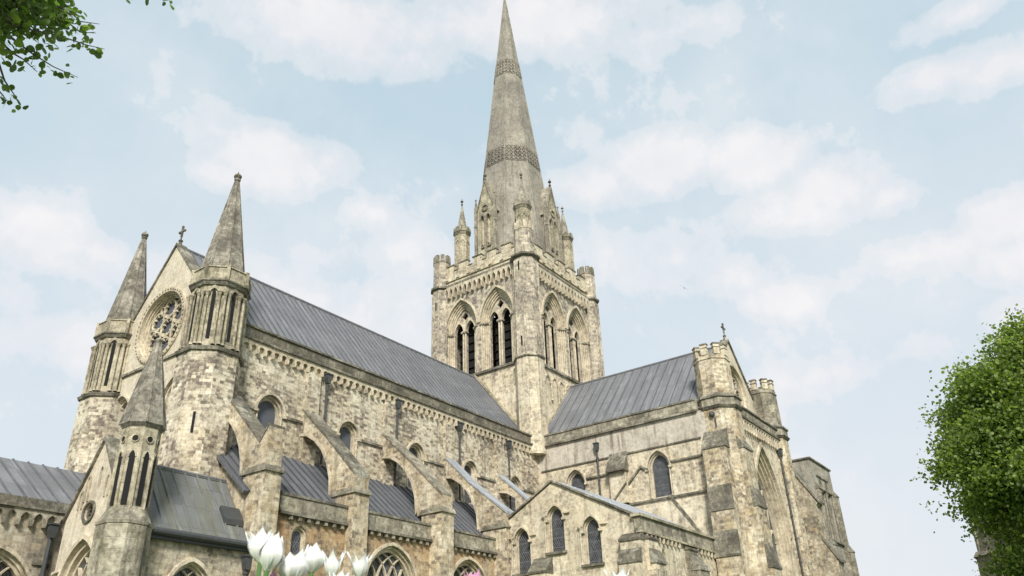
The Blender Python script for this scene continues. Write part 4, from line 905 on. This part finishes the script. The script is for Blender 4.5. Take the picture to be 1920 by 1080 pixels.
def front_turret(cx,cy):
    b=MB(); b.ngon(cx,cy,ZG,9.35,1.16,1.16); part('turret_base',b,'parapet'); s=MB(); s.ngon(cx,cy,9.3,9.42,1.2,1.22); s.ngon(cx,cy,9.42,10.15,1.14,.8); part('weathering',s,'parapet')
    t=MB(); t.ngon(cx,cy,9.9,13.75,.80,.86); o=part('arcaded_turret',t,'turret','octagonal turret with tall dark slits and round holes under a dark spirelet')
    s=MB(); dk=MB()
    for d in range(0,360,45):
        f=facet(cx,cy,.83*math.cos(R(22.5)),d); f0=FR(f.o[0],f.o[1],*f.t,*f.n)
        q=opening(0,.125,10.15,12.3,.28,5); dk.add([f.p(u,v,.035) for u,v in q],[tuple(range(len(q)))]); dk.add([f.p(u,v,.045) for u,v in circle(0,13.15,.14,14)],[tuple(range(14))])
        s.band(f,arch(0,.13,12.3,.285,5),arch(0,.18,12.3,.34,5),.0,.06); s.band(f,circle(0,13.15,.14,14),circle(0,13.15,.185,14),.0,.07,True)
        ss=.83*math.sin(R(22.5)); s.tube(f.p(ss,10,.0),f.p(ss,12.6,.03),.06,.06,6)
    sub('arcade_mouldings',s,'turret',o); sub('arcade_slits',dk,'slit',o)
    c=MB(); c.ngon(cx,cy,13.72,13.9,.88,1.02); c.ngon(cx,cy,13.9,18.3,1.03,.13); 
    for i in range(8): a=R(22.5+45*i); c.tube((cx+1.03*math.cos(a),cy+1.03*math.sin(a),13.9),(cx+.13*math.cos(a),cy+.13*math.sin(a),18.3),.045,.03,5)
    p=part('spirelet',c,'spiredark'); f=MB(); f.ngon(cx,cy,18.2,18.38,.16,.24); f.ngon(cx,cy,18.38,18.5,.24,.1); sub('finial',f,'dark',p)
front_turret(46.9,10.85)

# ================================================================== LADY CHAPEL (far left)
fK=FN(4.0)
mb=MB(); mb.wall(fK,[(40.3,ZG),(63,ZG),(63,10.95),(40.3,10.95)],[whole(48.95,1.5,4.5,6.7,2.0,.3),whole(56,1.5,4.5,6.7,2.0,.3)],-.6,0); part('lady_chapel_wall',mb,'mottled')
for c in (48.95,56): 
    o=window(fK,c,1.5,4.5,6.7,2.0,'glass','trim',order=.3,hood=.15,shafts=False,sill=False,depth=.5); tracery(fK,c,1.5,4.5,6.7,2.0,4,-.46,-.26,'trim',o,.13)
    t=MB(); foil(t,fK,c-.5,7.2,.36,.08,3,-.45,-.28); foil(t,fK,c+.5,7.2,.36,.08,3,-.45,-.28); sub('roundel_tracery',t,'trim',o)
cb=MB(); corbels(cb,fK,40.4,63,10.15,10.95,.62,.2); part('corbel_table',cb,'parapet')
pp=MB(); pp.fbox(fK,40.3,63,10.95,11.45,-.3,.3); part('cornice',pp,'dark')
leadroof('lady_chapel_roof',(40.3,3.9,11.5),(63,3.9,11.5),(63,-.7,14.45),(40.3,-.7,14.45),'lead',.8,label='low grey lead roof at the far left')
leadroof('lady_chapel_roof',(40.3,-5.3,11.5),(63,-5.3,11.5),(63,-.7,14.45),(40.3,-.7,14.45),'lead',.8)
b=MB(); b.box((40.3,-5.2,ZG),(63,-4.6,11.4)); b.box((62.4,-4.6,ZG),(63,3.4,11.4)); part('lady_chapel_back_wall',b,'golden')
pipe(fK,46.9,ZG,9.9,.25,.11,mat='iron')
st=MB(); st.fbox(fK,46.6,47.4,8.45,8.55,0,.1); part('string_course',st,'dark')

# ================================================================== NAVE AND ITS NORTH-WEST TOWER
b=MB(); b.box((-46,-6,ZG),(-7,4.5,22.5)); part('nave_wall',b,'wall')
leadroof('nave_roof',(-46,5,22.5),(-7,5,22.5),(-7,-.8,31),(-46,-.8,31)); leadroof('nave_roof',(-46,-6.6,22.5),(-7,-6.6,22.5),(-7,-.8,31),(-46,-.8,31))
NX0,NX1,NY0,NY1=-54.2,-45.0,7.,16.2
fq=FN(16.2); mb=MB()
mb.wall(fq,[(NX0,ZG),(NX1,ZG),(NX1,29.9),(NX0,29.9)],[opening(-48.3,.75,20.2,26.7,1.6,6),opening(-50.9,.75,20.2,26.7,1.6,6),opening(-47.6,.7,12.5,18.2,1.2,6)],-.7,0)
mb.box((NX1-.7,NY0,ZG),(NX1,NY1-.7,29.9)); mb.box((NX0,NY0,ZG),(NX0+.7,NY1-.7,29.9)); mb.box((NX0+.7,NY0,ZG),(NX1-.7,NY0+.7,29.9)); mb.box((NX0+.7,NY0+.7,19.4),(NX1-.7,NY1-.7,19.9))
mb.box((NX0,NY0,29.9),(NX1,NY1,30.4)); part('nave_tower_wall',mb,'rakegrey','plain square tower showing behind the transept')
st=MB()
st.box((NX0-.2,NY0-.2,30.4),(NX1+.2,NY1+.2,30.62)); st.fbox(fq,NX0-.15,-45.9,26.55,26.75,.003,.25); st.fbox(fq,NX0-.15,-45.9,19.8,20.0,.003,.3); st.fbox(FE(-45),NY0,NY1-.2,25.4,25.6,.003,.2)
st.fbox(fq,-51.8,-46.6,28.35,28.6,.003,.15)
part('string_course',st,'dark')
t=MB()
for c in (-48.3,-50.9,-47.6): 
    z=(26.7,1.6,20.2) if c!=-47.6 else (18.2,1.2,12.5)
    archband(t,fq,c,.55,.745,z[0],z[1]-.25,z[1]-.005,z[2],-.6,-.15); 
for u in (-46.9,-49.6,-52.2,-49.4,-52.4): t.tube(fq.p(u,20.,.12),fq.p(u,26.5,.12),.13,.13,6)
o=part('nave_tower_window',t,'parapet'); p=MB()
for c,z0,z1 in ((-48.3,20.2,28.2),(-50.9,20.2,28.2),(-47.6,12.5,19.3)): p.fbox(fq,c-.7,c+.7,z0,z1-.1,-.5,-.45)
sub('louvre',p,'louvre',o)
stepped(fq,-54.2,-52.9,[(27.5,26.6,.5),(20,19,1.0)],'parapet'); stepped(fq,-46.1,-45.05,[(27.5,26.4,.5),(20,19,1.0)],'parapet')

# ================================================================== DETACHED BELL TOWER, far right behind the tree
BT=root('bell_tower',(-27,38,ZG),'brown stone octagonal bell tower mostly hidden behind the leafy tree at right','bell tower')
def ray(px,py): return (Fw*FPX+Rr*(px-960)+Ur*(540-py)).normalized()
bx,by=-29.4,40.7
mb=MB(); mb.ngon(bx,by,ZG,13.2,6.9,6.2,8); mb.ngon(bx,by,13.7,24,5.75,5.2,8); mb.build('tower_wall','campanile',BT)
s=MB(); s.ngon(bx,by,13.2,13.7,6.45,6.1); s.ngon(bx,by,24,24.5,5.6,5.6); s.build('string_course','dark',BT)
q=MB()
for d in range(0,360,45):
    f=facet(bx,by,5.5*math.cos(R(22.5)),d); q.band(f,opening(0,.8,15,19,1.4,5),opening(0,1.1,15,19,1.8,5),-.2,.25)
    q.tube(f.p(2.1,13.7,.15),f.p(2.1,24,-.2),.25,.25,6)
q.build('belfry_window','campanile',BT)

# ================================================================== GROUND
g=MB(); g.add([(-1500,-1500,ZG),(1500,-1500,ZG),(1500,1500,ZG),(-1500,1500,ZG)],[(0,1,2,3)]); struct('lawn',g,'grass')
g=MB(); g.add([(52,14,ZG+.004),(64,14,ZG+.004),(64,60,ZG+.004),(52,60,ZG+.004)],[(0,1,2,3)]); struct('path',g,'path')
def bed():
    mb=MB(); n=18; c=Vector((65.3,45.4,0)); vs=[];fs=[]
    for j in range(n+1):
        for i in range(n+1):
            u=i/n*2-1; v=j/n*2-1; h=max(0,1-u**4)*max(0,1-v**4)
            p=c+Vector((u*.75,v*1.5,0)); vs.append((p.x,p.y,ZG-.02+.3*h**.5+random.uniform(-.012,.012)*(h>0)))
    for j in range(n):
        for i in range(n): k=j*(n+1)+i; fs.append((k,k+1,k+n+2,k+n+1))
    mb.add(vs,fs); return mb
struct('flower_bed',bed(),'soil')

# ================================================================== TULIPS
def petalmat(name,c,base):
    m,t,b=newmat(name); tc=N(t,'ShaderNodeUVMap'); s=N(t,'ShaderNodeSeparateXYZ'); t.links.new(tc.outputs[0],s.inputs[0])
    f=ramp(t,s.outputs[1],[(0.,1.),(.45,0.)]); mp=N(t,'ShaderNodeMapping'); t.links.new(tc.outputs[0],mp.inputs[0]); mp.inputs['Scale'].default_value=(30,2,1)
    v=noise(t,mp.outputs[0],1,3,.5); c2=mixc(t,mth(t,'MULTIPLY',v,.22),c,tuple(x*.7 for x in c))
    col=mixc(t,mth(t,'MULTIPLY',f,.6),c2,base); t.links.new(col,b.inputs['Base Color']); b.inputs['Roughness'].default_value=.5
    b.inputs['Subsurface Weight'].default_value=.25; b.inputs['Subsurface Scale'].default_value=.01
    return m
M['petal']=petalmat('white_petal',(.86,.86,.82),(.62,.68,.42)); M['pink']=petalmat('pink_petal',(.68,.33,.50),(.75,.62,.5))
M['stem']=plain('tulip_green',(.07,.14,.035),.5,0,.3,40)
def tulip(px,py,dist,h,w,opn,mat,label,tilt=0,reflex=0.,rot=0):
    """flower centre seen at (px,py), height h, half-width w, opn 0 closed .. 1 star"""
    c=CAM+ray(px,py)*dist; gz=ZG+.26
    t=root('tulip',(c.x,c.y,gz),label,'tulip',TG)
    th=R(tilt); ax=(Rr*math.sin(th)+Vector((0,0,1))*math.cos(th)).normalized(); fb=c-ax*h*.5
    st=MB(); p0=Vector((c.x-ax.x*.05,c.y-ax.y*.05,gz-.03)); pts=[p0.lerp(fb,k/5)+Vector((.006*math.sin(k*1.3+rot),.006*math.cos(k),0))*(k not in (0,5)) for k in range(6)]
    st.path(pts,[.0036]*6,8); st.build('stem','stem',t,True)
    X=ax.orthogonal().normalized(); Y=ax.cross(X)
    for k in range(6):
        inner=k%2; a=R(60*k+rot); d=X*math.cos(a)+Y*math.sin(a); s=ax.cross(d)
        mb=MB(); nu,nv=8,14; vs=[]; hk=h*((.90 if inner else 1.0)-.07*((k*37)%5)/5)
        for j in range(nv+1):
            v=j/nv
            body=math.sin(min(1.,.10+v*1.75)*math.pi/2)          # cup
            body*=1-(.50-.30*opn)*max(0,v-.5)/.5*1.0                 # closes again above
            flare=(opn*.95+reflex)*max(0,v-.42)**1.6*1.9
            rad=w*(body+flare)*(.86 if inner else 1.0)
            wid=w*(.98-.2*min(1,opn))*(.85 if inner else 1)*math.sin(math.pi*(.13+.87*v)**.85)**.55
            if v>.5:
                q=(v-.5)/.5; wid*=(1-q*q)**.6*(1-min(1,opn))+max(0,1-q)**.85*min(1,opn)+.01
            for i in range(nu+1):
                u=i/nu*2-1; ang=u*min(.62,wid/max(.004,rad)*.85)
                rr=rad*(1+.03*math.sin(5*u+k)*v)
                z=hk*(v-.07*u*u*v)+.0012*math.sin(4*u+2*k)*v
                vs.append(fb+d*(rr*math.cos(ang)-.0012*abs(u))+s*(rr*math.sin(ang)+wid*u*.28)+ax*z)
        fs=[(j*(nu+1)+i,j*(nu+1)+i+1,(j+1)*(nu+1)+i+1,(j+1)*(nu+1)+i) for j in range(nv) for i in range(nu)]
        mb.add(vs,fs); o=mb.build('petal',mat,t,True)
        uvl=o.data.uv_layers[0]
        for p in o.data.polygons:
            for li in p.loop_indices:
                vi=o.data.loops[li].vertex_index; uvl.data[li].uv=((vi%(nu+1))/nu,(vi//(nu+1))/nv)
    for k in range(2):
        a=rot+k*2.6; mb=MB(); vs=[]; dd=Vector((math.cos(a),math.sin(a),0)); ss=Vector((-dd.y,dd.x,0))
        for j in range(9):
            v=j/8; cen=Vector((p0.x,p0.y,gz-.02))+dd*(.01+.09*v**1.5)+Vector((0,0,.24*v-.05*v*v)); ww=.022*math.sin(math.pi*min(1,v*.9+.1))**.7*(1 if v<1 else .02)
            for i in (-1,0,1): vs.append(cen+ss*ww*i+dd*(.006*abs(i)))
        mb.add(vs,[(j*3+i,j*3+i+1,j*3+i+4,j*3+i+3) for j in range(8) for i in (0,1)]); mb.build('leaf','stem',t,True)
TG='tulips along the bottom edge'
k=1.3/FPX
tulip(487,1022,1.30,.050,.0165,.45,'petal','tallest white tulip, leftmost, its outer petal curling out to the left',-8,.35,20)
tulip(511,1034,1.22,.053,.0165,.0,'petal','closed egg-shaped white tulip leaning against the tallest one',12,0,10)
tulip(549,1062,1.24,.046,.020,.25,'petal','broad white tulip with ruffled petals right of the closed egg-shaped one',0,.15,45)
tulip(586,1046,1.28,.042,.0160,.0,'petal','rounded cup-shaped white tulip fourth from the left',0,0,30)
tulip(624,1056,1.30,.043,.0115,1.,'petal','star-shaped open white tulip between the rounded one and the rightmost of the cluster',0,.35,0)
tulip(675,1059,1.30,.041,.0115,1.,'petal','star-shaped open white tulip beneath the arched aisle window, rightmost of the cluster',2,.35,25)
tulip(636,1093,1.26,.036,.013,.5,'petal','low white tulip whose petal tips barely show below the two star-shaped ones',0,.3,15)
tulip(514,1096,1.26,.038,.013,.4,'pink','pink tulip showing at the bottom edge beneath the white cluster',-5,.3,0)
tulip(886,1093,1.28,.038,.013,.25,'pink','pink tulip alone at the bottom edge left of the chapel with lancets',0,.4,40)
tulip(1160,1090,1.28,.040,.014,.6,'petal','single white tulip apart from the others at the bottom edge beneath the chapel',0,.4,10)

# ================================================================== TREES
def leaves(mb,pts,size,droop=.3):
    for p in pts:
        d=Vector((random.gauss(0,1),random.gauss(0,1),random.gauss(-droop,.8))).normalized(); n=d.orthogonal().normalized(); n.rotate(Matrix.Rotation(random.uniform(0,6.28),3,d)); s=size*random.uniform(.65,1.25)
        p=Vector(p); b=d.cross(n)
        mb.add([p,p+d*s*.3+n*s*.42+b*s*.06,p+d*s*.75+n*s*.36,p+d*s,p+d*s*.75-n*s*.36,p+d*s*.3-n*s*.42+b*s*.06],[(0,1,2,3),(0,3,4,5)])
def rtree():
    c=CAM+ray(1976,838)*35; tb=Vector((c.x,c.y+.5,ZG))
    t=root('tree',tuple(tb),'round leafy green lime tree at the right edge','tree')
    rnd=random.Random(5); lm=MB(); br=MB(); base=tb
    br.path([base,base+Vector((.1,.05,2)),base.lerp(c,.6),c+Vector((0,0,-1)),c+Vector((.1,0,2))],[.38,.3,.26,.18,.06],10)
    # clumps fill an uneven, lobed crown
    lobes=[(c+Vector((0,0,-.2)),3.3)]
    tips=[]
    RX,RZ=3.2,3.55
    for i in range(540):
        d=Vector((rnd.gauss(0,1),rnd.gauss(0,1),rnd.gauss(0,1))).normalized()
        lob=1+.10*math.sin(3.1*d.x+5*d.z+1)+.09*math.sin(7*d.y-5*d.z)+.08*math.sin(11*d.z+8*d.x+5*d.y)
        r=rnd.uniform(.45,1.)**.6*lob
        if d.z<0: r*=1+.30*abs(d.z)
        else: r*=1+.17*(4*d.z*d.z*(1-d.z*d.z))
        p=c+Vector((d.x*RX*r,d.y*RX*r,d.z*RZ*r))
        tips.append((p,r))
    for i in range(120):
        a=rnd.uniform(0,6.283); q=2.9*rnd.random()**.5; p=c+Vector((q*math.cos(a),q*math.sin(a),rnd.uniform(-6.2,-3.2))); tips.append((p,.8))
    for i,(p,r) in enumerate(tips):
        if i%5==0:
            m=c.lerp(p,.45)+Vector((0,0,-.3)); br.path([c+Vector((0,0,-1.2)),m,p],[.09,.05,.015],5)
        rad=rnd.uniform(.38,.75); n=int(235*rad/.5)
        pts=[]
        for k in range(n):
            q=Vector((random.gauss(0,.5),random.gauss(0,.5),random.gauss(0,.36)))*rad*1.25
            pts.append(p+q)
        leaves(lm,pts,.12)
        # twig of leaves sticking out
        if r>.85 and i%2==0:
            d=(p-c).normalized(); 
            for m_ in range(3):
                e=(d+Vector((rnd.gauss(0,.45),rnd.gauss(0,.45),rnd.gauss(.1,.45)))).normalized(); leaves(lm,[p+e*rad*(.5+.09*k)+Vector((random.gauss(0,.045),random.gauss(0,.045),random.gauss(0,.045))) for k in range(14)],.10)
    br.build('trunk','bark',t); lm.build('crown','leaf',t,uv=False)
rtree()
def ntree():
    hb=ray(-900,540); hb=CAM+Vector((hb.x,hb.y,0)).normalized()*8.5; base=Vector((hb.x,hb.y,ZG))
    t=root('tree',tuple(base),'near overhanging lime branches with round leaves in the top left corner','tree')
    rnd=random.Random(11); br=MB(); lm=MB()
    top=base+Vector((.2,.5,7.5))
    br.path([base,base+Vector((0,.1,2.5)),base+Vector((.1,.3,5)),top,top+Vector((.3,.4,3))],[.32,.27,.22,.15,.06],10)
    def P_(px,py,d): return CAM+ray(px,py)*d
    # long sprays: (pixel path, distance) give twigs hanging over the lawn
    sprays=[([(-260,-160),(-60,10),(20,70),(60,100),(100,125),(146,145)],7.6),([(-260,-200),(0,-20),(60,40),(120,70),(165,85),(196,92)],7.9),([(-200,-300),(40,-60),(110,0),(150,40),(186,45)],8.2),
      ([(-300,-60),(-60,60),(-5,110),(8,150),(25,175),(38,200)],7.4),([(-250,-120),(-40,40),(25,100),(45,112),(70,135)],7.7),([(-200,-250),(20,-40),(100,20),(150,60),(180,62)],8.0),
      ([(-100,-400),(140,-140),(205,-60),(240,-18),(248,0)],8.3),([(0,-400),(200,-140),(280,-60),(308,-15),(318,2)],8.4),([(-240,-300),(-60,-60),(60,0),(130,20),(150,25)],7.8),([(-300,20),(-80,100),(-20,150),(5,178),(12,188)],7.5),
      ([(-250,-100),(-20,20),(30,50),(80,60),(110,90)],7.3)]
    for k in range(95):
        a=rnd.uniform(-260,105); b=rnd.uniform(-420,50)
        if k<62: a=rnd.uniform(-40,125); b=rnd.uniform(-60,62-max(0,a-60)*.35)
        sprays.append(([(a-180,b-190),(a-70,b-60),(a-20,b-12),(a,b),(a+18,b+14)],rnd.uniform(7.0,9.0)))
    for path,d in sprays:
        pts=[P_(x,y,d+ (i-2)*.12) for i,(x,y) in enumerate(path)]
        pts=[top.lerp(pts[0],.0)]+pts if rnd.random()<.3 else pts
        br.path(pts,[.014-.0115*i/(len(pts)-1) for i in range(len(pts))],5)
        for i in range(max(1,len(pts)-4),len(pts)-1):
            seg=pts[i+1]-pts[i]; n=max(4,int(seg.length/.022))
            for k in range(n):
                q=pts[i]+seg*(k/n); off=Vector((rnd.gauss(0,.025),rnd.gauss(0,.025),rnd.gauss(-.022,.025)))
                roundleaf(lm,q+off,rnd.uniform(.032,.062),rnd)
                if k%3==0 and i<len(pts)-2: roundleaf(lm,q+off*2.6,rnd.uniform(.045,.075),rnd)
    br.build('trunk','bark',t); lm.build('crown','leafnear',t,uv=False)
def roundleaf(mb,p,s,rnd):
    d=Vector((rnd.gauss(0,1),rnd.gauss(0,1),rnd.gauss(-.8,.6))).normalized(); n=d.orthogonal().normalized(); n.rotate(Matrix.Rotation(rnd.uniform(0,6.28),3,d)); b=d.cross(n)
    pr=[(0,0),(.12,.34),(.42,.5),(.75,.4),(1.08,0),(.75,-.4),(.42,-.5),(.12,-.34)]
    mb.add([p+d*s*x+n*s*y+b*s*.12*abs(y) for x,y in pr],[(0,1,2,3,4),(0,4,5,6,7)])
ntree()
# ================================================================== BIRD
def bird():
    p=CAM+ray(1283,540)*120; t=root('bird',p,'tiny dark gull gliding in the open sky right of the spire','bird')
    f=(Rr*.3-Vector((0,0,1))*.1+Fw*.9).normalized(); s=(Rr*.85-Ur*.52).normalized(); u=s.cross(f).normalized()
    mb=MB(); n=10; prof=[(-.32,.01),(-.2,.05),(-.05,.085),(.1,.075),(.2,.045),(.26,.05),(.31,.03),(.36,.004)]; vs=[];fs=[]
    for x,r in prof:
        for i in range(n): a=2*math.pi*i/n; vs.append(p+f*x+s*r*math.cos(a)+u*r*.85*math.sin(a))
    for j in range(len(prof)-1):
        for i in range(n): fs.append((j*n+i,j*n+(i+1)%n,(j+1)*n+(i+1)%n,(j+1)*n+i))
    mb.add(vs,fs); mb.build('body','bird',t,True)
    for sg in (-1,1):
        w=MB(); pts=[(.05,.08,.14),(.28,.10,.15),(.5,.0,.12),(.68,-.12,.05)]; vs=[]
        for q,x,c in pts: 
            hgt=.07*math.sin(q*3); vs+= [p+s*sg*q+f*(x+c*.5)+u*hgt,p+s*sg*q+f*(x-c*.6)+u*hgt,p+s*sg*q+f*x+u*(hgt+.02)]
        w.add(vs,[(3*i,3*i+2,3*i+5,3*i+3) for i in range(3)]+[(3*i+2,3*i+1,3*i+4,3*i+5) for i in range(3)]+[(3*i,3*i+3,3*i+4,3*i+1) for i in range(3)]); w.build('wing','bird',t)
M['bird']=plain('grey_feathers',(.12,.12,.13),.8)
bird()
for o in bpy.data.objects:
    if '_root' in o: del o['_root']
